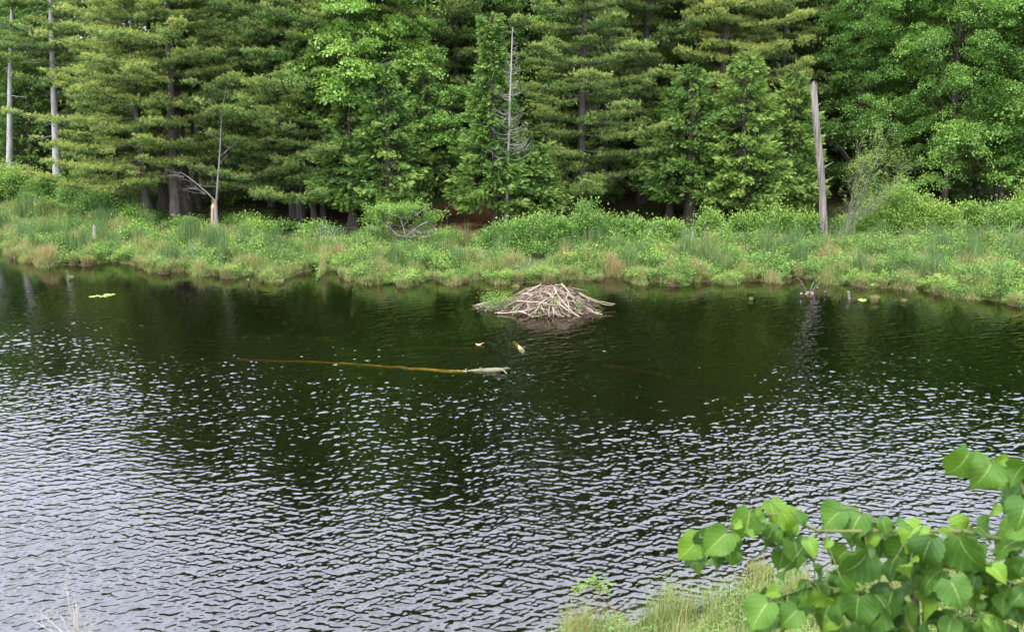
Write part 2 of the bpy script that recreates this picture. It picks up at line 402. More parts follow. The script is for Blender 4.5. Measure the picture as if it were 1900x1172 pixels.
def gen_pine(seed, H, rad, zlow, Lmax, gap=1.15, nper=(3, 5), dens=1.0, hue=0.0, lean=(0, 0), bias=None, zfull=16.0, dead_low=4, low=0.8):
    """white pine: whorls of level limbs carrying flat cloud-like plates of needle tufts"""
    r = np.random.default_rng(seed)
    T = Geo(); C = Geo()
    tp = trunk_pts(r, H, lean)
    tt = np.linspace(0, 1, len(tp))
    T.tube(tp, rad * (1 - 0.9 * tt) * (1 + 0.35 * np.exp(-tt * 40)), 10)
    for _ in range(dead_low):                                            # dead stubs below the crown
        z = r.uniform(max(1.2, zlow - 5), zlow + 2); a = r.uniform(0, 6.28); L = r.uniform(0.7, 2.2)
        b = trunk_at(tp, z); d = np.array([math.cos(a), math.sin(a), r.uniform(-.25, .15)])
        T.tube([b, b + d * L * .5 + [0, 0, .03], b + d * L + [0, 0, r.uniform(-.15, .1)]], [0.03, 0.018, 0.006], 4, 0.8)
        for s in range(3):
            p = b + d * L * r.uniform(.35, .9); e = p + unit(np.array([r.normal(), r.normal(), r.normal() * .4])) * r.uniform(.2, .6)
            T.tube([p, e], [0.01, 0.004], 3, 0.8, False)
    Cc = []; Co = []; Cs = []; Ch = []
    z = zlow
    while z < H - 0.4:
        t = (z - zlow) / (H - zlow)
        prof = (low + (1 - low) * min(t / 0.25, 1)) * (1 - max(0, t - 0.15) / 0.85 * 0.92) ** 0.75
        nb = r.integers(nper[0], nper[1] + 1); a0 = r.uniform(0, 6.28)
        for b in range(nb):
            az = a0 + b * 6.283 / nb + r.normal(0, .35)
            L = Lmax * prof * r.uniform(.55, 1.12)
            if bias: L *= max(0.35, 1 + bias[1] * math.cos(az - bias[0]))
            base = trunk_at(tp, z + r.uniform(-.25, .25))
            o = np.array([math.cos(az), math.sin(az), 0.0])
            up0 = r.uniform(-0.04, 0.16) + 0.35 * t ** 2; sag = r.uniform(.04, .12) * (1 - t)
            s = np.linspace(0, 1, 7)
            zz = L * (up0 * s - sag * np.sin(s * np.pi) + 0.05 * s ** 3)
            side = np.array([-o[1], o[0], 0]); bend = r.normal(0, .08) * L
            P = base + o * (L * s)[:, None] + side * (bend * s ** 2)[:, None] + np.array([0, 0, 1.0]) * zz[:, None]
            T.tube(P, np.linspace(max(0.018, 0.013 * L + 0.008), 0.008, 7), 5, 0.4, False)
            near = z < zfull
            dn = dens * (1.0 if near else 0.5)
            ncl = max(4, int(L * 3.2 * (1.0 if near else 0.6)))
            for q in range(ncl):
                f = r.uniform(.16, 1.0) if L > 1.2 else r.uniform(.1, 1)
                lat = r.normal(0, 1) * .19 * L * (1.05 - 0.75 * f) + r.normal(0, .10)
                p0 = np.array([np.interp(f, s, P[:, k]) for k in range(3)])
                p = p0 + side * lat + np.array([0, 0, r.normal(0.05, .05) - 0.05 * abs(lat)])
                if abs(lat) > .25:
                    T.tube([p0 - o * abs(lat) * .5, p], [0.012, 0.005], 3, 0.4, False)
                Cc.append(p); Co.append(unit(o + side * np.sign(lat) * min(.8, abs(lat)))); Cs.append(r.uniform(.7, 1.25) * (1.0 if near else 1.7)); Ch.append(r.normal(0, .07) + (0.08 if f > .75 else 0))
        z += gap * r.uniform(.75, 1.3) * (1.0 if t < .75 else .7)
    Cc = np.array(Cc); Co = np.array(Co); Cs = np.array(Cs); Ch = np.array(Ch)
    nt = max(4, int(28 * dens)); nn = 9
    m = len(Cc)
    tc = np.repeat(Cc, nt, 0) + np.repeat(Cs, nt)[:, None] * r.normal(0, 1, (m * nt, 3)) * np.array([.27, .27, .095])
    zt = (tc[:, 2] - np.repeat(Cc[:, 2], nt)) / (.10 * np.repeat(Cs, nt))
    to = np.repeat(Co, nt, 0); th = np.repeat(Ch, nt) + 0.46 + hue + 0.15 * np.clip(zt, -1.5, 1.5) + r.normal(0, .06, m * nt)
    ts = np.repeat(Cs, nt)
    D = unit(np.repeat(to, nn, 0) * .55 + np.array([0, 0, .45]) + r.normal(0, .62, (m * nt * nn, 3)))
    P = np.repeat(tc, nn, 0)
    S = unit(np.cross(D, r.normal(0, 1, D.shape)))
    n = len(P)
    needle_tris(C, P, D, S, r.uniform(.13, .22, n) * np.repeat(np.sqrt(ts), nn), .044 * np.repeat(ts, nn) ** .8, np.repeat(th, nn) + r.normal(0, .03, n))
    return T, C

def gen_cedar(seed, H, rad, Rmax, zlow=0.8, nb=150, sp=27, hue=0.0, power=0.70, belly=0.12, dens=1.0, taper=0.08):
    """white cedar: dense cone of drooping then upswept branches clothed in flat fans"""
    r = np.random.default_rng(seed); T = Geo(); C = Geo()
    tp = trunk_pts(r, H, (r.normal(0, .2), r.normal(0, .2)), .08)
    tt = np.linspace(0, 1, len(tp)); T.tube(tp, rad * (1 - .93 * tt) * (1 + .5 * np.exp(-tt * 30)), 10)
    Ps = []; Ds = []; Hs = []; Ls = []
    nb = int(nb * dens * .72)
    for b in range(nb):
        t = (b + r.uniform()) / nb; t = t ** 1.25
        z = zlow + t * (H - zlow)
        L = Rmax * (taper + (1 - taper) * (1 - t) ** power) * (min(1, .55 + t / max(belly, .01) * .45)) * r.uniform(.62, 1.22)
        az = b * 2.39996 + r.normal(0, .5)
        o = np.array([math.cos(az), math.sin(az), 0]); side = np.array([-o[1], o[0], 0])
        base = trunk_at(tp, min(z + .15 * L, H - .1))
        s = np.linspace(0, 1, 6)
        P = base + o * (L * s)[:, None] + np.array([0, 0, 1.]) * (L * (-.42 * s + .26 * s ** 3))[:, None] + side * (r.normal(0, .08) * L * s * s)[:, None]
        T.tube(P, np.linspace(.008 + .008 * L, .006, 6), 4, .4, False)
        ns = max(5, int(sp * 1.35 * (0.35 + L / 2.2)))
        f = r.uniform(.30, 1.03, ns) ** .7
        hb = r.normal(0, .09)
        for k in range(ns):
            p = np.array([np.interp(min(f[k], 1), s, P[:, c]) for c in range(3)])
            lat = r.normal(0, .23) * min(L, 2.2) * (1.15 - .8 * f[k]) + r.normal(0, .05)
            p = p + side * lat + np.array([0, 0, r.normal(0, .10) - .22 * abs(lat)])
            d = unit(o * 1.0 + side * np.sign(lat) * r.uniform(.1, .9) + np.array([0, 0, r.normal(-.05, .40)]))
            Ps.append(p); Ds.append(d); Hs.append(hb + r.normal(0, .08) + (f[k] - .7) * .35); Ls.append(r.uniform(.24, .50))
    Ps = np.array(Ps); Ds = np.array(Ds); Hs = np.array(Hs) + .48 + hue; Ls = np.array(Ls); m = len(Ps)
    Nn = unit(r.normal(0, 1, (m, 3)) + np.array([0, 0, .9])); Sd = unit(np.cross(Ds, Nn))
    for k in range(13):
        fk = .02 + .98 * k / 12.0; sg = 1 if k % 2 else -1
        ang = 0.0 if k == 12 else sg * r.uniform(.45, .8, m)
        ca, sa = (np.cos(ang), np.sin(ang)) if k != 12 else (np.ones(m), np.zeros(m))
        D = unit(Ds * ca[:, None] + Sd * sa[:, None] + r.normal(0, .13, (m, 3)) + np.array([0, 0, -.12]))
        P = Ps + Ds * (Ls * fk * .8)[:, None]
        S = unit(np.cross(D, Nn) + r.normal(0, .25, (m, 3)))
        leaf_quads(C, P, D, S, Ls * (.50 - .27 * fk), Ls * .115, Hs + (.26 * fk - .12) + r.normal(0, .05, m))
    return T, C

def gen_broad(seed, H, rad, R, zlow, nclump=300, leaves=100, leaf=(.12, .085), hue=0.0, droop=.35, flat=.30, lean=(0, 0), csize=.80, squash=1.0, limbs=60, sides=8, shell=.5, hvar=.10):
    """broadleaf tree: limbs that end in layered sprays of leaves"""
    r = np.random.default_rng(seed); T = Geo(); C = Geo()
    tp = trunk_pts(r, H * .92, lean, .25)
    tt = np.linspace(0, 1, len(tp)); T.tube(tp, rad * (1 - .92 * tt) * (1 + .35 * np.exp(-tt * 30)), sides)
    cz = (zlow + H) / 2; hz = (H - zlow) / 2
    pts = []
    while len(pts) < max(5, nclump // 5):
        v = r.normal(0, 1, 3); v /= np.linalg.norm(v); rr = r.uniform(shell ** 2, 1) ** .5
        if r.uniform() < .2: rr = r.uniform(.25, .8)
        x, y, zz = v * rr
        wz = 1.0 if zz < 0 else 1.0
        px = np.array([x * R * wz, y * R * wz * squash, cz + zz * hz])
        nse = smooth_noise(np.array([px[0]]), np.array([px[1] + px[2] * 1.3]), seed + 7, 6, (1.4, 4.5))[0]
        if nse > -0.55 or r.uniform() < .15: pts.append(px)
    bo = np.array(pts); nb = len(bo); per = 9
    cen = np.array([trunk_at(tp, min(p[2], H * .9)) for p in bo]); bo[:, :2] += cen[:, :2]
    rb = csize * 1.75 * r.uniform(.65, 1.3, nb)                           # each bough is a drooping umbrella of sprays
    q = np.sqrt(r.uniform(0, 1, nb * per)); aa = r.uniform(0, 6.283, nb * per); R2 = np.repeat(rb, per)
    pts = np.repeat(bo, per, 0) + np.stack([np.cos(aa) * q * R2, np.sin(aa) * q * R2, R2 * (.42 - (.55 + droop * .5) * q * q) + r.normal(0, .06, nb * per) * R2], -1)
    pts[:, 2] = np.maximum(pts[:, 2], zlow * .5)
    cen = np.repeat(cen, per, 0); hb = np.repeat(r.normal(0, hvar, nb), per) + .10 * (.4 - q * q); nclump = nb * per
    for k in r.choice(nclump, min(limbs, nclump), replace=False):
        p = pts[k]; ho = np.linalg.norm(p[:2] - cen[k][:2])
        z0 = max(H * .10, p[2] - ho * r.uniform(.5, .9)); b = trunk_at(tp, min(z0, H * .88))
        s = np.linspace(0, 1, 6)[:, None]
        mid = b + (p - b) * s + np.array([0, 0, 1.]) * (.18 * ho * np.sin(s * np.pi)) + r.normal(0, .05, (6, 3)) * s
        T.tube(mid, np.linspace(.012 + .012 * ho, .006, 6), 5, .5, False)
    ch = hb + r.normal(0, hvar * .5, nclump); cs = csize * .72 * r.uniform(.65, 1.3, nclump)
    out = pts - np.array([0, 0, cz]); out[:, :2] -= cen[:, :2]; out[:, 2] *= .25; out = unit(out)
    N = nclump * leaves
    off = r.normal(0, 1, (N, 3)) * np.array([.5, .5, .5 * flat]) * np.repeat(cs, leaves)[:, None]
    ro = np.repeat(out, leaves, 0)
    along = (off * ro).sum(1)
    P = np.repeat(pts, leaves, 0) + off; P[:, 2] -= droop * np.maximum(along, -.2) + droop * .35 * (off[:, 0] ** 2 + off[:, 1] ** 2)
    D = unit(ro * .6 + r.normal(0, .6, (N, 3)) + np.array([0, 0, -.35]))
    S = unit(np.cross(D, np.array([0, 0, 1.0])) + r.normal(0, .45, (N, 3)))
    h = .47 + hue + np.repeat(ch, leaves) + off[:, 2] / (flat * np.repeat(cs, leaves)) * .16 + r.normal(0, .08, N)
    leaf_quads(C, P, D, S, r.uniform(.75, 1.25, N) * leaf[0], r.uniform(.8, 1.2, N) * leaf[1], h)
    return T, C

def gen_shrub(seed, H, R, nclump=60, leaves=60, leaf=(.09, .05), hue=0.0, stems=9, csize=.38):
    r = np.random.default_rng(seed); T = Geo(); C = Geo()
    a = r.uniform(0, 6.28, nclump); el = np.arccos(r.uniform(0.0, 1, nclump)); rr = r.uniform(.6, 1.0, nclump)
    wob = 1 + .22 * np.sin(a * 3 + seed) + .15 * np.sin(a * 5 + seed * 2)
    pts = np.stack([np.cos(a) * np.sin(el) * R * rr * wob, np.sin(a) * np.sin(el) * R * rr * wob, .12 * H + np.cos(el) * H * .82 * rr * (1 + .15 * np.sin(a * 4))], -1)
    for k in r.choice(nclump, min(stems, nclump), replace=False):
        p = pts[k]; b = np.array([r.normal(0, .12 * R), r.normal(0, .12 * R), 0]); m = b * .5 + p * .5; m[2] += .12 * H
        T.tube([b, m, p], [.022, .014, .005], 5, .5, False)
    cs = csize * r.uniform(.7, 1.35, nclump); N = nclump * leaves
    off = r.normal(0, 1, (N, 3)) * np.array([.5, .5, .34]) * np.repeat(cs, leaves)[:, None]
    P = np.repeat(pts, leaves, 0) + off; P[:, 2] = np.maximum(P[:, 2], .03)
    out = unit(np.repeat(pts - np.array([0, 0, .2 * H]), leaves, 0))
    D = unit(out * .7 + r.normal(0, .6, (N, 3)) + np.array([0, 0, .15])); S = unit(np.cross(D, np.array([0, 0, 1.0])) + r.normal(0, .5, (N, 3)))
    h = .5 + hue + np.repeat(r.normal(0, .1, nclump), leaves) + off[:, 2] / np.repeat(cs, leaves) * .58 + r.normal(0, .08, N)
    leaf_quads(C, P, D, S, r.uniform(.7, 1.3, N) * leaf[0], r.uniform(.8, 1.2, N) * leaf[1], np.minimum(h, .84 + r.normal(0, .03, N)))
    return T, C

def plant(name, TC, loc, label, cat, group=None, bark='bark', leaf='pine', rz=0.0, scale=1.0, names=('trunk', 'crown')):
    o = empty(name, loc, rz, scale); tag(o, label, cat, group)
    obj(names[0], TC[0].mesh(names[0], M[bark], True), o)
    obj(names[1], TC[1].mesh(names[1], M[leaf]), o)
    return o
def spot(px, Y, sink=0.05):
    p = at(px, 400, Y); x = p[0]
    # the ray's x at ground height
    for _ in range(3):
        z = gz(x, Y); zc = Y * cP + (CAM_H - z) * sP; x = (px - 950.0) / FPX * zc
    return np.array([x, Y, gz(x, Y) - sink])
def zat(py, Y):
    return at(950, py, Y)[2]

# ---------------------------------------------------------------- the front trees, one by one
PI = math.pi
LEFT, RIGHT, FRONT, BACK = PI, 0.0, -PI / 2, PI / 2
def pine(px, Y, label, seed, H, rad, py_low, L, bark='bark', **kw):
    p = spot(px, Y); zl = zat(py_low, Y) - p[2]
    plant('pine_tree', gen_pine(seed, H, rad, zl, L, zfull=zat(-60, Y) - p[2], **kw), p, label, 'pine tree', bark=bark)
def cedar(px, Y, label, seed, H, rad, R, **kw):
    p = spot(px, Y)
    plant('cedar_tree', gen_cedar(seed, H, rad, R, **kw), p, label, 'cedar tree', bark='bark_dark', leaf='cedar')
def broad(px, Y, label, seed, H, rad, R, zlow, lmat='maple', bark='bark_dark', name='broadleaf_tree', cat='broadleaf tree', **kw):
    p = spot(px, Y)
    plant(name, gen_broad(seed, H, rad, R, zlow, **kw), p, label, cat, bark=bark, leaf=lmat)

# left group
pine(17, 80, "tall pine with a long bare grey trunk at the far left edge of the wood", 101, 20, .27, 105, 4.2, hue=.06, nper=(4, 5), dead_low=8, bark='bark_grey', lean=(2.6, 0))
pine(107, 78, "bare-trunked grey pine standing second from the far left, shrubs at its foot", 102, 20, .33, 150, 4.2, hue=.08, dead_low=8, bark='bark_grey', lean=(1.4, 0))
pine(143, 88, "thin grey bare trunk of a pine set back behind the second pine from the left", 103, 21, .28, 150, 3.2, dead_low=5)
pine(327, 66, "largest left-hand pine, grey trunk in front and wide yellowish level limbs", 104, 23, .34, 300, 6.6, hue=.22, bias=(LEFT, .30), gap=1.2, nper=(4, 6), dead_low=14, dens=1.1, low=.45, lean=(.7, 0))
pine(276, 67.5, "dark leaning pine trunk just left of the largest left-hand pine", 105, 19, .30, 330, 6.2, hue=.20, bias=(LEFT, .40), lean=(-.6, 0), low=.95)
pine(305, 70, "short-looking dark pine trunk squeezed behind the two foremost left-hand trunks", 106, 18, .34, 200, 4.5, dead_low=8, hue=.08)
pine(347, 69.5, "thick black pine trunk hard against the right of the largest left-hand pine", 107, 20, .35, 190, 4.6, dead_low=10, hue=.08)
pine(368, 71, "slim dark pine pole between the largest left-hand pine and the broken pale stump", 108, 16, .18, 160, 2.6)
pine(222, 73, "low-limbed dark green pine whose lowest boughs sweep to the marsh on the left", 109, 13, .22, 392, 4.6, hue=.08, gap=.8, nper=(5, 6), low=1.0)
# second pine group
pine(546, 68, "left one of two pine trunks standing close together by the brown needle floor", 110, 26, .27, 330, 6.2, bias=(LEFT, .35), hue=.12, low=.95, dens=1.1, nper=(4, 6))
pine(560, 67.2, "right one of two pine trunks standing close together by the brown needle floor", 111, 27, .30, 352, 6.6, bias=(-2.4, .30), hue=.11, low=.85, nper=(4, 6))
pine(584, 66.2, "leaning thin pine right of the two close pine trunks, dead twigs on its stem", 112, 13, .20, 330, 3.4, hue=.10, lean=(-.5, 0), dead_low=12)
pine(600, 66.6, "dark slim pine stem behind the leaning thin pine", 113, 14, .20, 250, 3.0, hue=.05, dead_low=10)
pine(505, 72, "green pine filling the gap behind the broken pale stump", 114, 24, .25, 300, 5.4, hue=.08)
broad(655, 67.5, "bright yellow-green maple whose sunny crown rises over the middle-left cedars", 120, 19.5, .20, 5.2, zat(270, 66), nclump=420, leaves=70, leaf=(.20, .16), hue=.25, csize=.85, bark='bark_grey')
broad(560, 66, "small bright maple sapling with sparse yellow-green sprays before the pines", 121, zat(110, 66), .07, 1.5, zat(215, 66), nclump=40, leaves=55, leaf=(.18, .14), hue=.16, csize=.6)
broad(830, 65.5, "yellow-green maple sapling wedged between two cedars near the dead spire", 122, zat(165, 65.5), .07, 1.3, zat(290, 65.5), nclump=60, leaves=60, leaf=(.16, .13), hue=.15, csize=.6)
# cedars, middle
cedar(655, 64.5, "dark-trunked cedar left of the twisted shrub, boughs low over the marsh", 130, 9.2, .30, 2.9, zlow=1.5, nb=170, hue=.02)
cedar(722, 63.8, "broad bright cedar right behind the twisted shrub", 131, 10.3, .28, 3.4, zlow=1.6, nb=230, hue=.03)
cedar(788, 66.0, "cedar behind the bare brown needle slope, darker than its neighbours", 132, 9.8, .26, 2.9, zlow=1.9, nb=190, hue=-.03)
cedar(920, 63.6, "olive cedar wrapped round the dead grey spire, wide skirt and narrow top", 133, zat(30, 63.6) - .3, .24, 3.7, zlow=1.5, nb=330, hue=.02, power=1.9, taper=.16, dens=1.1)
cedar(985, 64.3, "short rounded cedar leaning against the right side of the cedar with the dead spire", 134, 5.2, .2, 2.2, zlow=1.2, nb=130, hue=.03)
# centre pines
pine(1078, 67.5, "central pine with a straight visible trunk and evenly spaced level boughs", 140, 30, .30, 350, 6.0, hue=.10, gap=1.15, nper=(4, 5), dens=1.15, low=.9)
pine(820, 76, "shadowy pine behind the middle cedars, long level limbs at the top", 141, 31, .34, 220, 6.8, hue=.08)
pine(900, 79, "dark pine set back behind the dead spire", 142, 30, .32, 260, 6.0, hue=.05)
pine(1190, 73, "dark pine with many dead twigs between the central pine and the right cedars", 143, 29, .34, 200, 5.8, hue=.06, dead_low=26)
pine(1330, 69.5, "pine whose yellowish upper boughs spread over the right cedars", 144, 27, .30, 185, 6.4, hue=.20, bias=(RIGHT, .2), dead_low=16, gap=1.1, nper=(4, 6), dens=1.2)
pine(1440, 74, "tall green pine behind the weathered snag", 145, 28, .30, 170, 5.0, hue=.04)
# right cedars
cedar(1242, 67.0, "right-hand cedar nearest the central pine, small dark trunk", 150, 8.6, .27, 3.1, zlow=1.9, nb=190, hue=.0)
cedar(1283, 65.5, "right-hand cedar on the thickest black trunk", 151, 10.2, .52, 3.4, zlow=1.7, nb=240, hue=.03)
cedar(1375, 64.8, "broadest cedar in the middle of the right-hand cedars", 152, 10.8, .30, 3.9, zlow=1.3, nb=300, hue=.05)
cedar(1452, 66.0, "right-hand cedar next to the weathered snag", 153, 9.6, .26, 3.0, zlow=1.1, nb=200, hue=.04)
# right broadleaf wood
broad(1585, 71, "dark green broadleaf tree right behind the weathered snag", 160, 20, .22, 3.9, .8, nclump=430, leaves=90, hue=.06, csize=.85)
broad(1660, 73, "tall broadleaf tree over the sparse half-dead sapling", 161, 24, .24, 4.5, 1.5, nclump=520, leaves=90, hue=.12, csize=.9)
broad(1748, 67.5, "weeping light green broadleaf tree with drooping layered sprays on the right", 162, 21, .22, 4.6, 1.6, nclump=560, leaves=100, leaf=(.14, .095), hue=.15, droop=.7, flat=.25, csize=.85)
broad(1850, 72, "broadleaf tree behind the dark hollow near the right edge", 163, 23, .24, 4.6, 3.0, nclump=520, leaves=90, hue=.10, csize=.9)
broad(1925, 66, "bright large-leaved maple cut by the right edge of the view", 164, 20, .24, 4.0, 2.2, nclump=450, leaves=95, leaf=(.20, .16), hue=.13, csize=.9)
pine(1845, 69, "small shaded pine with low level boughs in the dark hollow on the right", 165, 8, .15, 330, 3.0, hue=-.05, low=1.0)
cedar(1640, 67.5, "small dense cedar in the shade behind the sparse half-dead sapling", 166, 5.5, .18, 2.2, zlow=.6, nb=120, hue=-.03)

# cedar thicket between the bare left trunks
cedar(60, 84, "dense cedar filling the space between the two bare grey trunks on the left", 170, 9.0, .22, 3.4, zlow=.5, nb=200, hue=-.04)
cedar(175, 82, "dark cedar behind the left pines, right of the second bare trunk", 171, 8.0, .22, 3.0, zlow=.5, nb=170, hue=-.06)

# ---------------------------------------------------------------- the wood behind: copies of a few kinds
def back_wood():
    r = np.random.default_rng(77)
    protos = []
    def proto(name, TC, bark, leaf, label, cat, grp):
        o = empty(name, (0, 0, 0)); tag(o, label, cat, grp)
        obj('trunk', TC[0].mesh('trunk', M[bark], True), o); obj('crown', TC[1].mesh('crown', M[leaf]), o)
        protos.append([o, False]); return o
    gp = "pines in the rows behind the front trees"; gb = "broadleaf trees in the rows behind the front trees"
    for sd in (201, 202, 203):
        proto('pine_tree', gen_pine(sd, 27, .30, 4.5, 5.2, gap=1.25, hue=.06, dens=.9, zfull=20, low=.9), 'bark', 'pine', "pine deeper in the wood, seen only in gaps between the front trees", 'pine tree', gp)
    for sd in (211, 212):
        proto('broadleaf_tree', gen_broad(sd, 25, .24, 4.6, 2.0, nclump=380, leaves=80, leaf=(.18, .12), csize=1.1, hue=.06), 'bark_dark', 'maple', "broadleaf tree deeper in the wood, seen only in gaps between the front trees", 'broadleaf tree', gb)
    spots = []
    for Y, st, off in ((78, 4.8, 0.5), (85, 5.0, 3.0), (93, 5.4, 1.0), (101, 5.6, 3.6)):
        x = -0.54 * Y - 6 + off
        while x < 0.54 * Y + 6:
            spots.append((x + r.uniform(-1.2, 1.2), Y + r.uniform(-1.6, 1.6))); x += st * r.uniform(.8, 1.15)
    for (x, y) in spots:
        px_ = 950 + x / y * FPX
        if px_ < 230 and y < 86: continue
        pb = 0.40 if px_ < 420 else 0.22 if px_ < 900 else (0.35 if px_ < 1450 else 0.85)
        k = r.integers(3, 5) if r.uniform() < pb else r.integers(0, 3)
        o, used = protos[k]
        if used: o = copy_tree(o)
        protos[k][1] = True
        o.location = (x, y, gz(x, y) - .1); o.rotation_euler = (0, 0, r.uniform(0, 6.28))
        s = r.uniform(.86, 1.08) * (0.92 if px_ < 420 else (0.95 if px_ > 1500 else 1.15)); o.scale = (s, s, s * r.uniform(.94, 1.06))
    yg = "young evergreens under the tall trees"
    young = [plant('young_cedar', gen_cedar(220 + k, 7.0, .14, 2.7, zlow=.3, nb=100, sp=20, hue=-.02 + .05 * k), (0, 0, 0), "shaded young evergreen filling the gloom between the trunks", 'cedar tree', yg, 'bark_dark', 'cedar') for k in range(3)]
    fresh = [True] * 3
    for Y, st, off in ((74.5, 5.6, 1.0), (81.5, 5.0, 3.0), (89.5, 5.0, 0.4)):
        x = -0.53 * Y - 3 + off
        while x < 0.53 * Y + 3:
            if not (-8.5 < x < -.5 and Y < 80) and not (x < -24 and Y < 83):
                k = r.integers(0, 3); o = young[k] if fresh[k] else copy_tree(young[k]); fresh[k] = False
                xx, yy = x + r.uniform(-1, 1), Y + r.uniform(-1.5, 1.5); s = r.uniform(.6, 1.25)
                o.location = (xx, yy, gz(xx, yy) - .1); o.rotation_euler = (0, 0, r.uniform(0, 6.28)); o.scale = (s * 1.1, s * 1.1, s)
            x += st * r.uniform(.75, 1.2)
    for o, used in protos:
        if not used:
            for ch in list(o.children): bpy.data.objects.remove(ch)
            bpy.data.objects.remove(o)
back_wood()

def far_forest():
    r = np.random.default_rng(301); G = Geo(); n = 4200
    x = r.uniform(-85, 85, n); y = r.uniform(110, 122, n); z = np.array([gz(a, b) for a, b in zip(x, y)]) + r.uniform(0, 27, n)
    c = np.stack([x, y, z], -1); L = 45; N = n * L
    P = np.repeat(c, L, 0) + r.normal(0, 1, (N, 3)) * np.array([1.1, .9, .7])
    D = unit(r.normal(0, 1, (N, 3)) + np.array([0, -.4, -.4])); S = unit(np.cross(D, r.normal(0, 1, (N, 3))))
    leaf_quads(G, P, D, S, r.uniform(.3, .5, N), r.uniform(.2, .34, N), .3 + np.repeat(r.normal(0, .12, n), L) + r.normal(0, .06, N))
    for _ in range(90):
        a = r.uniform(-80, 80); b = r.uniform(108, 120); zz = gz(a, b)
        G.tube([[a, b, zz], [a + .2, b, zz + 19]], [.3, .1], 6, 0.0)
    tag(obj('distant_forest', G.mesh('distant_forest', M['maple'])), kind='stuff')
far_forest()

# ---------------------------------------------------------------- marsh: grass, herbs, bushes, tussocks
def blades(G, P, h, w, lean, hue, r):
    n = len(P); a = r.uniform(0, 6.28, n); d = np.stack([np.cos(a), np.sin(a), np.zeros(n)], -1); b = r.uniform(0, 6.28, n)
    S = np.stack([np.cos(b), np.sin(b), np.zeros(n)], -1) * (w / 2)[:, None]
    m = P + np.array([0, 0, 1.]) * (h * .55)[:, None] + d * (lean * h * .25)[:, None]
    t = P + np.array([0, 0, 1.]) * (h * (1 - .35 * lean))[:, None] + d * (lean * h * .9)[:, None]
    V = np.stack([P - S, P + S, m + S * .8, m - S * .8, t], 1).reshape(-1, 3)
    i = np.arange(n)[:, None] * 5
    G.add(V, i + np.array([[0, 1, 2, 3]]), hue); 
    G.F.setdefault(3, []).append((i + np.array([[3, 2, 4]]) + G.n - len(V)).astype(np.int32)); G.A.setdefault(3, []).append(np.asarray(hue, np.float32))

def build_marsh_grass():
    r = np.random.default_rng(401); G = Geo()
    n = 430000
    x = r.uniform(-44, 44, n); s = -0.35 + 21 * r.uniform(0, 1, n) ** 1.35; y = y_far(x) + s
    keep = (np.abs(x) < .53 * y + 2) & (y < y_edge(x) - .2 + r.normal(0, .8, n))
    patch = smooth_noise(x, y, 31, 8, (1.2, 6.0)); p2 = smooth_noise(x, y, 32, 8, (2.5, 11.0)); p3 = smooth_noise(x, y, 35, 7, (.8, 3.0))
    keep &= (patch > -.95) | (r.uniform(0, 1, n) < .4)
    keep &= (s > .1) | (r.uniform(0, 1, n) < .45 + .3 * p3)
    x, y, s, patch, p2, p3 = (v[keep] for v in (x, y, s, patch, p2, p3)); n = len(x)
    z = np.maximum(terrain(x, y), -.12) - .03
    h = (.30 + .19 * patch + .22 * p3 + r.normal(0, .11, n)) * np.clip(.75 + s * .35, .55, 1.25)
    reed = (p2 + .5 * p3 > .75) & (s > 1.5) & (r.uniform(0, 1, n) < .6); h = np.where(reed, h * 1.4 + .25, h); h = np.clip(h, .12, 1.9)
    hue = .55 + .12 * patch + .11 * p3 + r.normal(0, .13, n)
    hue = np.where(reed, .27 + r.normal(0, .10, n), hue)
    hue = np.where(r.uniform(0, 1, n) < .05 + .04 * np.clip(-p3, 0, 1), .86 + r.normal(0, .08, n), hue)
    hue = np.where((s < .35) & (r.uniform(0, 1, n) < .30), .90 + r.normal(0, .06, n), hue)
    blades(G, np.stack([x, y, z], -1), h, np.where(reed, .030, .022) * r.uniform(.7, 1.3, n), np.clip(r.normal(.38, .2, n), .03, .95) * np.where(reed, .45, 1), hue, r)
    tag(obj('marsh_grass', G.mesh('marsh_grass', M['grass'])), kind='stuff')
build_marsh_grass()

def build_marsh_herbs():
    r = np.random.default_rng(402); G = Geo(); n = 34000
    x = r.uniform(-44, 44, n); s = .05 + 20 * r.uniform(0, 1, n) ** 1.2; y = y_far(x) + s
    pt = smooth_noise(x, y, 41, 8, (1.0, 5.0))
    keep = (np.abs(x) < .53 * y + 2) & (y < y_edge(x) - .3) & (pt > -.15)
    x, y, s, pt = (v[keep] for v in (x, y, s, pt)); n = len(x); z = terrain(x, y)
    h = np.clip(.27 + .30 * pt + r.normal(0, .14, n), .10, 1.1) * np.clip(.7 + .3 * s, .7, 1.2); L = 22; N = n * L
    f = r.uniform(.25, 1.05, N)
    P = np.stack([np.repeat(x, L) + r.normal(0, .12, N) * f * 1.2, np.repeat(y, L) + r.normal(0, .12, N) * f * 1.2, np.repeat(z, L) + f * np.repeat(h, L)], -1)
    a = r.uniform(0, 6.28, N); D = unit(np.stack([np.cos(a), np.sin(a), r.normal(.15, .4, N)], -1)); S = unit(np.cross(D, np.array([0, 0, 1.])) + r.normal(0, .4, (N, 3)))
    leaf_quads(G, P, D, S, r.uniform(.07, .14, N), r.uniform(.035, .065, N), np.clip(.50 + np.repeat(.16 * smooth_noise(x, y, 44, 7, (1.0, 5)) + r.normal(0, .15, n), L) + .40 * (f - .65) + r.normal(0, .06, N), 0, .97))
    tag(obj('marsh_herbs', G.mesh('marsh_herbs', M['shrub'])), kind='stuff')
build_marsh_herbs()

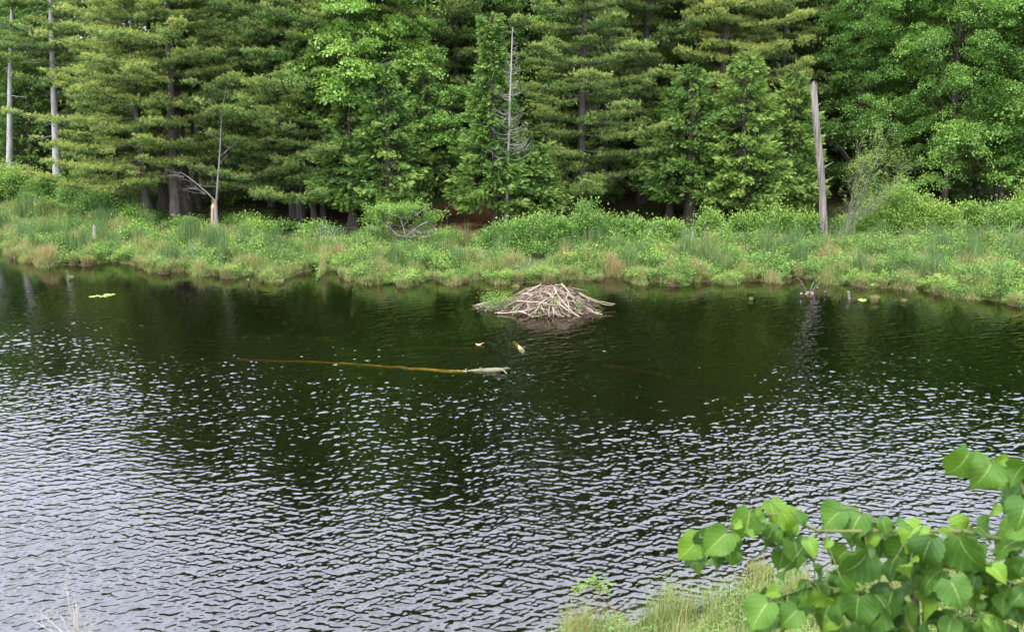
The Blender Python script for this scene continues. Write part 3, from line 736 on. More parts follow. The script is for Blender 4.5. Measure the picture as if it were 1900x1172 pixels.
def build_understory():
    """ferns and seedlings under the front trees"""
    r = np.random.default_rng(404); G = Geo(); n = 5200
    x = r.uniform(-42, 42, n); y = y_edge(x) + np.abs(r.normal(0, 4.5, n)) + .3
    pt = smooth_noise(x, y, 47, 8, (1.0, 5.0)); bare = (x > -16) & (x < 0) & (y < 75)
    keep = (pt > -.2) & ~(bare & (r.uniform(0, 1, n) < .85)); x, y, pt = (v[keep] for v in (x, y, pt)); n = len(x); z = terrain(x, y)
    h = np.clip(.26 + .16 * pt + r.normal(0, .15, n), .12, 1.1); L = 26; N = n * L; f = r.uniform(.3, 1.05, N)
    P = np.stack([np.repeat(x, L) + r.normal(0, .22, N) * f, np.repeat(y, L) + r.normal(0, .22, N) * f, np.repeat(z, L) + f * np.repeat(h, L)], -1)
    a = r.uniform(0, 6.28, N); D = unit(np.stack([np.cos(a), np.sin(a), r.normal(0, .3, N)], -1)); S = unit(np.cross(D, np.array([0, 0, 1.])) + r.normal(0, .3, (N, 3)))
    leaf_quads(G, P, D, S, r.uniform(.08, .16, N), r.uniform(.04, .08, N), .34 + np.repeat(r.normal(0, .12, n), L) + r.normal(0, .06, N))
    tag(obj('forest_undergrowth', G.mesh('forest_undergrowth', M['shrub'])), kind='stuff')
build_understory()

def shrub(px, Y, R, H, label, seed, hue=0.0, group=None, **kw):
    p = spot(px, Y); p[2] = max(p[2], .06)
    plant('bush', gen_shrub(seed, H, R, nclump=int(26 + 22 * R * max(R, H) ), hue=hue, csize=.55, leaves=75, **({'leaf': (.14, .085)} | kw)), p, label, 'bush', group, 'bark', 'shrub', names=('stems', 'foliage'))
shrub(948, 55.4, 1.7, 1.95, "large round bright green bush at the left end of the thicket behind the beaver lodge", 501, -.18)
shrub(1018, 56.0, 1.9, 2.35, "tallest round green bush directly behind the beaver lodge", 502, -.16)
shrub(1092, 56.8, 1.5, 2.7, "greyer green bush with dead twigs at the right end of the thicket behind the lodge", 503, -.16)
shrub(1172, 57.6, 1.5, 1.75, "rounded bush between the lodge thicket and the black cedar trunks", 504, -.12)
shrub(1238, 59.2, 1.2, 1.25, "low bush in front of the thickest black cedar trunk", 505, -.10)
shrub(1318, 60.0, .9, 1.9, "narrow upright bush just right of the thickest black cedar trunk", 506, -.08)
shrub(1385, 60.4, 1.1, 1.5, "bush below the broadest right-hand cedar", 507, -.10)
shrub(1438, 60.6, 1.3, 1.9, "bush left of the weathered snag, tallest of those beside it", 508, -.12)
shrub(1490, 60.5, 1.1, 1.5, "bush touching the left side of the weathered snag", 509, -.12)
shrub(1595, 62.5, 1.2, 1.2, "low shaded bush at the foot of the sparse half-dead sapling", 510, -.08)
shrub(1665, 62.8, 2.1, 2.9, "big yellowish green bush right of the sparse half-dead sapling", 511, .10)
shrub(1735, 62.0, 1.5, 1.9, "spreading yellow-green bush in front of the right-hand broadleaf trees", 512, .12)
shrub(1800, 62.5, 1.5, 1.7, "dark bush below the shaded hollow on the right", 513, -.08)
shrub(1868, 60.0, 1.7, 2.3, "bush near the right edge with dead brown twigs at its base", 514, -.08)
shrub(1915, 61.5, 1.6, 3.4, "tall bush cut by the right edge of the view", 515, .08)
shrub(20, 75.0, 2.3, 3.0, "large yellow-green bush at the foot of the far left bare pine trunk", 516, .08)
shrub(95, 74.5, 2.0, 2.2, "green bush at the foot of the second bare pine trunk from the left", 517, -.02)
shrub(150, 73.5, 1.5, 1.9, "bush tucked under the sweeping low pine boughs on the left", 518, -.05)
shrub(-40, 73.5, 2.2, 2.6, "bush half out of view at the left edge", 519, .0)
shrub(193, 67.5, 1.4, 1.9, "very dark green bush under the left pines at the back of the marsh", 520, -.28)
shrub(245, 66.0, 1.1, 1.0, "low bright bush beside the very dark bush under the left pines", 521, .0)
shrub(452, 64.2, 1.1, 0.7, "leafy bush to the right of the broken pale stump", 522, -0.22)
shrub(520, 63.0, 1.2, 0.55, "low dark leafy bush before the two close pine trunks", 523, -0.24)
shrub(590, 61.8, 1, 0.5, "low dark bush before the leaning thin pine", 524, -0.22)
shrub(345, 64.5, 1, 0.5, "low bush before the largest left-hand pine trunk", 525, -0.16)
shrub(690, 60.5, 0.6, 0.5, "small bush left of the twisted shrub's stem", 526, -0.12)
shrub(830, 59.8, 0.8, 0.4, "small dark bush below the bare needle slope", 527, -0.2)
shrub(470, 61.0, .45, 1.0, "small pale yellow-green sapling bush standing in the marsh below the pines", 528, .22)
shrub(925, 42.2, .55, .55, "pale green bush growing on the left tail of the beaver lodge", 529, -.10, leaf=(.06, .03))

def marsh_bushes():
    r = np.random.default_rng(403); protos = []
    lab = ["small light green bush growing among the marsh grass", "low yellow-green sweet gale bush at the water's edge"]
    grp = ["small green bushes in the marsh grass", "low yellow-green bushes along the far waterline"]
    for k in range(4):
        o = plant('marsh_bush', gen_shrub(540 + k, .85, .62, nclump=22, leaves=46, leaf=(.08, .045), hue=(-.20, -.05, .10, .20)[k], stems=8, csize=.30), (0, 0, 0), lab[k // 2], 'bush', grp[k // 2], 'bark', 'shrub', names=('stems', 'foliage'))
        protos.append(o)
    used = [False] * 4
    def put(k, x, y, s):
        o = protos[k]
        if used[k]: o = copy_tree(o)
        used[k] = True
        o.location = (x, y, max(gz(x, y), -.02) - .05); o.rotation_euler = (0, 0, r.uniform(0, 6.28)); o.scale = (s * r.uniform(.9, 1.3), s * r.uniform(.9, 1.3), s)
    for i in range(95):
        x = r.uniform(-30, 30); y = float(y_far(x)) + r.uniform(1.5, 12)
        if abs(x) < .52 * y and y < y_edge(x) + 1: put(r.integers(0, 2), x, y, r.uniform(.6, 1.6))
    for i in range(58):
        x = -30 + 60 * (i + r.uniform(0, 1)) / 58; y = float(y_far(x)) + r.uniform(.05, .7)
        if abs(x) < .52 * y: put(r.integers(2, 4), x, y, r.uniform(.35, .85))
marsh_bushes()

def tussocks():
    r = np.random.default_rng(405); protos = []
    for k in range(3):
        o = empty('sedge_tussock', (0, 0, 0)); tag(o, "straw-fringed sedge tussock on a dark peat foot at the far waterline", 'tussock', "sedge tussocks along the far waterline")
        B = Geo(); n = 12; a = np.linspace(0, 6.283, n, endpoint=False)
        for z0, z1, r0, r1 in ((-.25, .02, .30, .30), (.02, .17, .30, .20)):
            V = np.concatenate([np.stack([np.cos(a) * r0 * (1 + .2 * np.sin(a * 3 + k)), np.sin(a) * r0, a * 0 + z0], -1), np.stack([np.cos(a) * r1, np.sin(a) * r1, a * 0 + z1], -1)])
            i = np.arange(n); B.add(V, np.stack([i, (i + 1) % n, n + (i + 1) % n, n + i], -1), .5)
        B.add(np.stack([np.cos(a) * .2, np.sin(a) * .2, a * 0 + .17], -1), np.arange(n)[None, :], .5)
        obj('peat_foot', B.mesh('peat_foot', M['peat'], True), o)
        G = Geo(); m = 330; q = r.uniform(0, 6.28, m); rr = .25 * np.sqrt(r.uniform(0, 1, m))
        P = np.stack([np.cos(q) * rr, np.sin(q) * rr, np.full(m, .12)], -1)
        blades(G, P, r.uniform(.25, .6, m), np.full(m, .02), np.clip(r.normal(.6, .25, m), .1, 1.2), np.where(r.uniform(0, 1, m) < .45, .92, .58) + r.normal(0, .06, m), r)
        obj('blades', G.mesh('blades', M['grass']), o); protos.append(o)
    used = [False] * 3
    for i in range(34):
        k = i % 3; x = -28 + 57 * (i + r.uniform(.1, .9)) / 34; y = float(y_far(x)) - r.uniform(-.1, .25)
        o = protos[k] if not used[k] else copy_tree(protos[k]); used[k] = True
        s = r.uniform(.5, 1.1); o.location = (x, y, -.02); o.rotation_euler = (0, 0, r.uniform(0, 6.28)); o.scale = (s, s, s)
    def lone(px, py, s, label):
        o = copy_tree(protos[0]); p = g(px, py); o.location = (p[0], p[1], -.03); o.scale = (s, s, s); o.rotation_euler = (0, 0, px)
        tag(o, label, 'tussock'); 
        if 'group' in o: del o['group']
    lone(1622, 560, .62, "small sedge tussock alone in the water at the right end of the stubs")
    lone(131, 519, .45, "tiny yellowish grass tuft alone in the water off the left shore")
    lone(957, 538, .55, "yellowish tussock in the water just behind the beaver lodge")
    lone(1393, 557, .32, "tiny grass tuft alone in open water right of the lodge")
    lone(1677, 561, .36, "tiny grass tuft right of the lone tussock near the right shore")
    lone(1885, 566, 1.0, "rounded brown tussock at the waterline by the right border of the view")
    lone(520, 527, .5, "small brown tussock at the tip of the left marsh point")
tussocks()

# ---------------------------------------------------------------- dead trees
def twig(T, p, d, L, rad, depth, r, spread=.6, up=.1, kids=(3, 5), hue=.6):
    n = 5; P = [np.array(p, float)]; d = unit(np.array(d, float))
    for i in range(n):
        d = unit(d + r.normal(0, .13, 3) + np.array([0, 0, up * .25])); P.append(P[-1] + d * L / n)
    T.tube(P, np.linspace(rad, rad * .35, n + 1), 6 if rad > .02 else 4, hue, True)
    ends = [(P[-1], d)]
    if depth > 0:
        for _ in range(r.integers(kids[0], kids[1] + 1)):
            k = r.integers(1, n + 1); dd = unit(d + r.normal(0, spread, 3))
            ends += twig(T, P[k], dd, L * r.uniform(.4, .7), rad * .5 * (1 - .08 * k), depth - 1, r, spread, up, kids, hue)
    return ends

def build_snag():
    r = np.random.default_rng(601); p = spot(1529, 59.6, .2); ztop = zat(155, 59.6) - p[2]; dx = (at(1512, 152, 59.6)[0] - p[0])
    o = empty('dead_tree_snag', p); tag(o, "tall weathered grey branchless trunk with a jagged broken top", 'dead tree')
    n = 14; t = np.linspace(0, 1, 16); T = []
    V = []; a = np.linspace(0, 6.283, n, endpoint=False)
    jag = r.uniform(-.14, .05, n); jag[3] = .16; jag[5] = -.34; jag[9] = .12; jag[11] = -.4
    for k, tk in enumerate(t):
        rr = (.225 - .045 * tk + .07 * math.exp(-tk * 26)) * (1 + .05 * np.sin(a * 3 + tk * 5) + .03 * r.normal(0, 1, n))
        z = tk * ztop + (jag if k == 15 else 0 * jag)
        V.append(np.stack([dx * tk + .07 * math.sin(tk * 5) + rr * np.cos(a), rr * np.sin(a), z], -1))
    V = np.concatenate(V); i = np.arange(15)[:, None] * n; j = np.arange(n)[None, :]
    F = np.stack([i + j, i + (j + 1) % n, i + n + (j + 1) % n, i + n + j], -1).reshape(-1, 4)
    G = Geo(); G.add(V, F, .5); c = len(V)
    G.add(np.concatenate([V[-n:], [[dx, 0, ztop - .8]]]), np.stack([np.arange(n), (np.arange(n) + 1) % n, np.full(n, n)], -1), .5)
    obj('trunk', G.mesh('trunk', M['snag'], True), o)
    B = Geo()
    for zf, az, L in ((.86, .2, .35), (.80, .3, .25), (.71, .1, .4), (.70, 3.0, .3), (.52, 2.8, .35), (.47, .4, .8), (.38, .2, .7), (.60, 1.5, .3), (.33, 3.3, .25)):
        b = np.array([dx * zf + .07 * math.sin(zf * 5), 0, zf * ztop]); d = np.array([math.cos(az), math.sin(az) - .4, .35]); B.tube([b, b + d * L * .6, b + d * L + [0, 0, .08]], [.035, .022, .006], 5)
    obj('branch_stubs', B.mesh('branch_stubs', M['deadwood'], True), o)
build_snag()

def build_spire():
    r = np.random.default_rng(602); Y = 62.5; p = spot(938, Y); H = zat(50, Y) - p[2]; zb = zat(262, Y) - p[2]
    o = empty('dead_conifer', p); tag(o, "slender dead silver-grey conifer with many short upcurved twigs before an olive cedar", 'dead tree')
    lx = at(951, 50, Y)[0] - p[0]
    T = Geo(); t = np.linspace(0, 1, 14); P = np.stack([lx * t, 0 * t, H * t], -1); T.tube(P, .10 * (1 - .9 * t) + .012, 8)
    B = T
    for k in range(96):
        f = r.uniform(0, 1) ** .9; z = zb * .80 + (H - zb * .80) * f; L = (1.5 * (1 - f) ** 1.0 + .16) * r.uniform(.5, 1.1)
        az = r.uniform(0, 6.28); d = np.array([math.cos(az), math.sin(az), -.22]); s = np.linspace(0, 1, 6)[:, None]
        b = np.array([lx * z / H, 0, z]); Q = b + d * L * s + np.array([0, 0, 1.]) * L * .62 * s ** 2.4 + r.normal(0, .03, (6, 3)) * s
        B.tube(Q, np.linspace(.023 * (1.2 - f), .006, 6), 4, .5)
        for m in range(4):
            q = Q[r.integers(2, 6)]; B.tube([q, q + (d * .5 + r.normal(0, .5, 3) + [0, 0, .25]) * L * r.uniform(.12, .3)], [.009, .004], 3, .5, False)
    for k in range(7):
        z = zb * r.uniform(.70, .98); az = r.choice([0.1, 3.0]) + r.normal(0, .5); d = np.array([math.cos(az), math.sin(az) - .25, -.25])
        b = np.array([lx * z / H, 0, z]); twig(B, b, d, r.uniform(1.0, 1.8), .018, 1, r, .5, .9, (4, 6))
    obj('trunk', B.mesh('trunk', M['greytwig'], True), o)
build_spire()

def build_broken_birch():
    r = np.random.default_rng(603); Y = 62.5; p = spot(398, Y, .1); zt = zat(379, Y) - p[2]
    o = empty('broken_stump', p); tag(o, "pale broken stump with raw split top and a thin bare leaning stem rising from it", 'tree stump')
    T = Geo(); n = 12; a = np.linspace(0, 6.283, n, endpoint=False); rows = []
    for k, tk in enumerate((0, .25, .5, .75, 1)):
        rr = .23 * (1.08 - .25 * tk) * (1 + .06 * np.sin(a * 3 + tk * 4)); z = tk * zt + (0.18 * np.sin(a + 1) + r.uniform(-.12, .12, n) if tk == 1 else 0)
        rows.append(np.stack([.10 * tk + rr * np.cos(a), rr * np.sin(a), a * 0 + z], -1))
    V = np.concatenate(rows); i = np.arange(4)[:, None] * n; j = np.arange(n)[None, :]
    T.add(V, np.stack([i + j, i + (j + 1) % n, i + n + (j + 1) % n, i + n + j], -1).reshape(-1, 4)); obj('stump', T.mesh('stump', M['deadwood'], True), o)
    R = Geo(); R.add(np.concatenate([rows[-1], [[.1, 0, zt - .1]]]), np.stack([np.arange(n), (np.arange(n) + 1) % n, np.full(n, n)], -1))
    for _ in range(7):
        b = np.array([.10 + r.normal(0, .08), r.normal(0, .08), zt - .1]); R.tube([b, b + [r.normal(0, .04), r.normal(0, .04), r.uniform(.2, .5)]], [.05, .008], 4)
    R.tube([[-.02, -.215, zt * .15], [.0, -.235, zt * .5], [.05, -.21, zt * .9]], [.02, .075, .05], 6)
    obj('split_wood', R.mesh('split_wood', M['rawwood'], True), o)
    S = Geo()
    def Lc(px, py): q = at(px, py, Y); return q - p
    S.tube([Lc(399, 392), Lc(402, 370), Lc(404, 335), Lc(407, 300), Lc(409, 262), Lc(410, 236)], [.10, .07, .06, .05, .035, .022], 7)
    S.tube([Lc(410, 238), Lc(413, 200), Lc(420, 160)], [.025, .016, .008], 4)
    for (a0, b0) in (((409, 262), (392, 246)), ((408, 290), (436, 268)), ((403, 345), (378, 352)), ((406, 305), (420, 296)), ((411, 225), (400, 196))): twig(S, Lc(*a0), Lc(*b0) - Lc(*a0), np.linalg.norm(Lc(*b0) - Lc(*a0)) * 1.3, .016, 1, r, .4, .3, (2, 3))
    S.tube([Lc(402, 376), Lc(385, 358), Lc(362, 338), Lc(344, 325), Lc(332, 318)], [.05, .042, .035, .025, .01], 5)
    for k in range(12):
        f = r.uniform(.25, 1); a0 = Lc(402 - 70 * f, 376 - 56 * f); twig(S, a0, np.array([-1, r.normal(-.2, .5), r.normal(.05, .25)]), r.uniform(.7, 1.6), .013, 1, r, .35, .2, (2, 4))
    obj('stem', S.mesh('stem', M['dimtwig'], True), o)
build_broken_birch()

def build_half_dead_sapling():
    r = np.random.default_rng(604); Y = 60.5; p = spot(1563, Y, .1)
    o = empty('half_dead_sapling', p); tag(o, "sparse half-dead sapling of fine bare fanned twigs with a few reddish leaves at the top", 'sapling')
    S = Geo(); ends = []
    for (x1, y1, L) in ((1610, 330, 0), (1625, 300, 0), (1660, 350, 0), (1640, 270, 0), (1592, 300, 0), (1675, 320, 0), (1610, 275, 0)):
        q = at(x1, y1, Y + r.uniform(-1.2, 1.2)) - p; k = np.array([(at(1585, 400, Y) - p) * .55])[0] * r.uniform(.7, 1.2)
        f = np.linspace(0, 1, 7)[:, None]; Q = (1 - f) ** 2 * 0 + 2 * f * (1 - f) * (k * np.array([1, 1, 1.3])) + f ** 2 * q; Q = Q + r.normal(0, .035, Q.shape) * f
        S.tube(Q, np.linspace(.040, .010, 7), 6)
        for m in range(11):
            b = Q[r.integers(2, 7)]; ends += twig(S, b, unit(q - k) + r.normal(0, .45, 3) + [0.15, 0, .1], r.uniform(.7, 1.7), .009, 2, r, .45, .35, (2, 4))
    S.tube([[0, 0, 0], [.25, 0, .6], (at(1585, 400, Y) - p) * .8], [.085, .07, .045], 7)
    obj('stems', S.mesh('stems', M['dimtwig'], True), o)
    G = Geo(); E = np.array([e[0] for e in ends]); zz = E[:, 2]; w = r.uniform(0, 1, len(E)) < np.clip((zz - 1.2) / 4.0, .15, .95); E = E[w]
    L = 8; N = len(E) * L; P = np.repeat(E, L, 0) + r.normal(0, .10, (N, 3)); D = unit(r.normal(0, 1, (N, 3)) + [0, 0, -.2]); Sd = unit(np.cross(D, [0, 0, 1.]) + r.normal(0, .4, (N, 3)))
    leaf_quads(G, P, D, Sd, r.uniform(.06, .12, N), r.uniform(.03, .06, N), np.where(r.uniform(0, 1, N) < .30, 1.0, .66) + r.normal(0, .08, N)); obj('foliage', G.mesh('foliage', M['shrub']), o)
build_half_dead_sapling()

def build_twisted_shrub():
    r = np.random.default_rng(605); Y = 56.6; p = spot(773, Y, .1); S = Geo(); ends = []
    o = empty('twisted_shrub', p); tag(o, "twisted grey-stemmed shrub with a flat leafy top leaning over the marsh grass", 'shrub')
    def Lc(px, py, dy=0): return at(px, py, Y + dy) - p
    lines = [([(773, 466), (765, 450), (752, 440), (748, 420), (742, 405), (735, 398)], .055), ([(752, 440), (737, 436), (725, 424), (713, 416), (706, 408)], .045), ([(713, 416), (700, 424), (692, 428)], .025), ([(752, 440), (768, 425), (785, 415), (800, 412)], .04),
             ([(768, 425), (778, 432), (793, 430), (806, 426)], .03), ([(748, 420), (760, 405), (775, 398)], .03), ([(725, 424), (718, 405), (722, 396)], .028), ([(752, 440), (772, 438), (790, 440)], .024), ([(706, 408), (697, 404)], .02)]
    for pts, rad in lines:
        off = r.uniform(-.6, .6, len(pts)) * np.linspace(0, 1, len(pts)); Q = np.array([Lc(x, y, d) for (x, y), d in zip(pts, off)])
        S.tube(Q, np.linspace(rad, rad * .5, len(Q)), 6)
        for k in range(7): ends += twig(S, Q[r.integers(max(1, len(Q) - 3), len(Q))], np.array([r.normal(0, .8), r.normal(0, .8), .35]), r.uniform(.4, .8), .015, 1, r, .6, .4, (2, 3))
    obj('stems', S.mesh('stems', M['bark_grey'], True), o)
    G = Geo(); E = np.array([e[0] for e in ends]); w = E[:, 2] > np.quantile(E[:, 2], .25); E = E[w]; L = 42; N = len(E) * L
    P = np.repeat(E, L, 0) + r.normal(0, .13, (N, 3)); D = unit(r.normal(0, 1, (N, 3))); Sd = unit(np.cross(D, [0, 0, 1.]) + r.normal(0, .4, (N, 3)))
    leaf_quads(G, P, D, Sd, r.uniform(.08, .15, N), r.uniform(.045, .08, N), .66 + r.normal(0, .1, N)); obj('foliage', G.mesh('foliage', M['shrub']), o)
build_twisted_shrub()

# ---------------------------------------------------------------- beaver lodge
def build_lodge():
    r = np.random.default_rng(701); c = g(1022, 571); c[2] = 0.0
    o = empty('beaver_lodge', c); tag(o, "beaver lodge, a domed heap of bleached sticks and mud rising from the pond", 'beaver lodge')
    Rx, Ry, H = 1.88, 1.6, .76
    def hgt(x, y):
        tail = .30 * np.exp(-((x + 2.1) / .9) ** 2 - (y / .55) ** 2)
        q = np.sqrt((x / Rx) ** 2 + (y / Ry) ** 2); return np.maximum(H * np.clip(1 - q ** 2.6, -.3, 1), tail - .04 - .3 * np.clip(q - 1.6, 0, 1))
    xs = np.linspace(-3.2, 2.4, 57); ysg = np.linspace(-2, 2, 41); X, Y = np.meshgrid(xs, ysg); q_ = np.sqrt((X / Rx) ** 2 + (Y / Ry) ** 2); tl = np.exp(-((X + 2.1) / .9) ** 2 - (Y / .55) ** 2); Z = hgt(X, Y) - .10 - 2.6 * np.clip(q_ - 1.0, 0, .6) * (1 - np.clip(tl * 1.6, 0, 1)) + .045 * smooth_noise(X, Y, 71, 8, (.25, .9))
    ny, nx = X.shape; i = np.arange(ny - 1)[:, None] * nx; j = np.arange(nx - 1)[None, :]
    F = np.stack([i + j, i + j + 1, i + nx + j + 1, i + nx + j], -1).reshape(-1, 4)
    obj('mud_mound', mesh_data('mud_mound', np.stack([X, Y, Z], -1), [F], M['mud'], [np.full(len(F), .5)], True), o)
    def stick_pts(x, y, az, L, lift, bend, off=0.0):
        s = np.linspace(-.5, .5, 7); px = x + math.cos(az) * L * s - math.sin(az) * bend * (s ** 2 - .08) * 4; py = y + math.sin(az) * L * s + math.cos(az) * bend * (s ** 2 - .08) * 4
        zz = hgt(px, py); zl = np.polyval(np.polyfit(s, zz, 1), s); z = np.maximum(zl * .75 + zz * .25, zz - .04) + lift + off * s
        return np.stack([px, py, z], -1)
    def add_stick(G, x, y, az, L, rad, lift, hue, bend=0.0, off=0.0, fork=False):
        P = stick_pts(x, y, az, L, lift, bend, off) + r.normal(0, .012, (7, 3)); G.tube(P, np.linspace(rad, rad * r.uniform(.45, .85), 7) * (1 + r.normal(0, .06, 7)), 7, hue)
        if fork:
            k = 4; d = unit(P[5] - P[3]) + r.normal(0, .5, 3); G.tube([P[k], P[k] + d * L * .12, P[k] + d * L * .24 + [0, 0, .05]], [rad * .5, rad * .4, rad * .2], 5, hue)
    pile = Geo()
    for k in range(800):
        a = r.uniform(0, 6.283); q = math.sqrt(r.uniform(0, 1)) * 1.02; x = math.cos(a) * q * Rx; y = math.sin(a) * q * Ry
        if r.uniform() < .16: x = r.uniform(-3.0, -1.4); y = r.normal(0, .35)
        az = math.atan2(y, x) + r.normal(0, .55) if r.uniform() < .38 else r.normal(0, .8)
        if q < .45: az = r.uniform(0, 3.14) * .5 - .6
        add_stick(pile, x, y, az, r.uniform(.35, 1.15), r.uniform(.007, .024), r.uniform(-.06, .10), np.clip(r.normal(.42, .26), 0, 1), r.normal(0, .10))
    pm = obj('stick_pile', pile.mesh('stick_pile', M['sticks'], True), o); pm['kind'] = 'stuff'
    special = [(-.55, -1.05, -.30, 2.0, .052, .10, .75), (-1.15, -1.25, .05, 2.3, .045, .07, .8), (-.9, -1.45, .02, 1.0, .06, .0, .85), (.25, -1.15, -1.05, 1.7, .048, .10, .75), (.55, -1.1, -.85, 1.6, .05, .11, .8), (.05, -1.25, -1.35, 1.0, .045, .04, .7),
               (1.9, -.35, -.28, 1.5, .030, .25, .8), (2.05, .15, -.15, 1.5, .026, .22, .8), (1.5, -.9, -.6, 1.2, .04, .06, .75), (1.7, -1.0, -.75, 1.1, .04, .05, .8), (-2.6, -.25, .08, 1.2, .034, .05, .8), (-2.75, .2, -.12, 1.3, .03, .12, .8), (2.1, -1.05, .05, .9, .022, -.1, .6),
               (-1.6, .5, -.25, 1.4, .03, .20, .7), (-1.0, .55, -.4, 1.2, .028, .22, .7), (1.0, .4, .35, 1.3, .026, .25, .7), (.3, .3, 1.1, 1.0, .024, .24, .7), (-.3, -1.55, .15, 1.2, .035, .0, .7), (.9, -1.5, .1, 1.3, .03, -.02, .75), (-1.9, -.9, .35, 1.2, .035, .06, .7)]
    for k in range(100):
        G = Geo()
        if k < len(special):
            x, y, az, L, rad, lift, hue = special[k]; rad *= .66
            P = stick_pts(x, y, az, L, lift, r.normal(0, .05)); pa = c + np.array([0, 0, 0])
        else:
            a = r.uniform(3.3, 6.1) if r.uniform() < .65 else r.uniform(0, 6.283); q = r.uniform(.15, 1.0); x = math.cos(a) * q * Rx; y = math.sin(a) * q * Ry
            az = (math.atan2(y * 1.3, x) + r.normal(0, .6)) if q > .55 else r.uniform(-.6, .6)
            L, rad, lift, hue = r.uniform(.6, 1.6), r.uniform(.010, .030), r.uniform(.02, .12), np.clip(r.normal(.60, .2), 0, 1)
        add_stick(G, x, y, az, L, rad, lift, hue, r.normal(0, .12), r.normal(0, .22), r.uniform() < .3)
        obj('stick', G.mesh('stick', M['sticks'], True), o)
    for (x, y) in ((.05, -1.1), (.15, -1.3), (1.1, -1.15), (1.2, -1.0), (-.6, -1.5), (-1.5, -1.0), (1.95, -1.0)):
        G = Geo(); S = Geo(); N = 45; z = hgt(np.array([x]), np.array([y]))[0]; P = r.normal(0, 1, (N, 3)) * [.10, .10, .09] + [0, 0, .12]; D = unit(r.normal(0, 1, (N, 3)) + [0, -.3, .4])
        S.tube([[0, 0, -.05], [.02, 0, .1], [.0, .01, .2]], [.008, .006, .004], 4)
        leaf_quads(G, P, D, unit(np.cross(D, [0, 0, 1.]) + r.normal(0, .4, (N, 3))), r.uniform(.05, .1, N), r.uniform(.03, .05, N), .6 + r.normal(0, .1, N))
        w = empty('sprouting_weed', c + [x, y, z]); tag(w, "little green weed sprouting between the sticks of the beaver lodge", 'weed', "weeds sprouting on the beaver lodge")
        obj('stem', S.mesh('stem', M['dimtwig']), w); obj('foliage', G.mesh('foliage', M['shrub']), w)
build_lodge()

# ---------------------------------------------------------------- logs, stubs, lily pads in the water
M['wetlog'] = bark_mat('sunken_log', (0.24, 0.19, 0.07), (0.46, 0.37, 0.15), 4.0, 1.0, 0.4)
M['mosslog'] = bark_mat('mossy_log_end', (0.06, 0.07, 0.03), (0.20, 0.18, 0.13), 6.0, 1.0, 0.5)
M['lily'] = leaf_mat('lily_pads', [(0, (.10, .18, .03)), (.5, (.20, .30, .05)), (1, (.36, .42, .10))], .1, .35, .5)
def build_log():
    r = np.random.default_rng(801); a, b, e = g(440, 668, -.44), g(868, 687), g(934, 689); mid = a
    o = empty('sunken_log', (e + b) / 2); tag(o, "long straight log lying under the water with only its bleached right end above it", 'log'); L0 = (e + b) / 2
    G = Geo(); t = np.linspace(0, 1, 26)[:, None]; P = a + (b - a) * t; P[:, 2] = -.44 + .38 * t[:, 0] ** .8; P = P - L0 + r.normal(0, .012, P.shape); P[:, 1] += .10 * np.sin(t[:, 0] * 4.0)
    G.tube(P, np.linspace(.04, .07, 26) * (1 + .12 * np.sin(np.arange(26) * 1.7)), 10); obj('sunken_trunk', G.mesh('sunken_trunk', M['wetlog'], True), o)
    G = Geo(); t = np.linspace(0, 1, 10)[:, None]; P = b + (e - b) * t; P[:, 2] = np.linspace(-.06, .07, 10); P[:, 1] += .03 * np.sin(t[:, 0] * 5); P = P - L0
    G.tube(P, np.array([.07, .075, .08, .085, .085, .095, .09, .10, .085, .06]), 10)
    G.tube([P[-2], P[-2] + [.14, -.10, .02], P[-2] + [.26, -.20, -.08]], [.05, .04, .02], 6); G.tube([P[-1] - [.05, 0, 0], P[-1] + [.12, .03, .05], P[-1] + [.22, .06, .02]], [.06, .04, .02], 6)
    obj('log_end', G.mesh('log_end', M['mosslog'], True), o)
build_log()
def build_short_log():
    a, b = g(954, 636, -.26), g(969, 653); b[2] = .05; o = empty('short_sunken_log', b); tag(o, "short slanting log with just its pale cut end above water in front of the lodge", 'log')
    G = Geo(); t = np.linspace(0, 1, 8)[:, None]; G.tube((a - b) + (b - a) * t * .93, .08 * np.ones(8), 10); obj('sunken_trunk', G.mesh('sunken_trunk', M['wetlog'], True), o)
    G = Geo(); d = b - a; G.tube([-d * .08, d * .0, d * .06], [.085, .09, .075], 9); obj('cut_end', G.mesh('cut_end', M['mosslog'], True), o)
build_short_log()
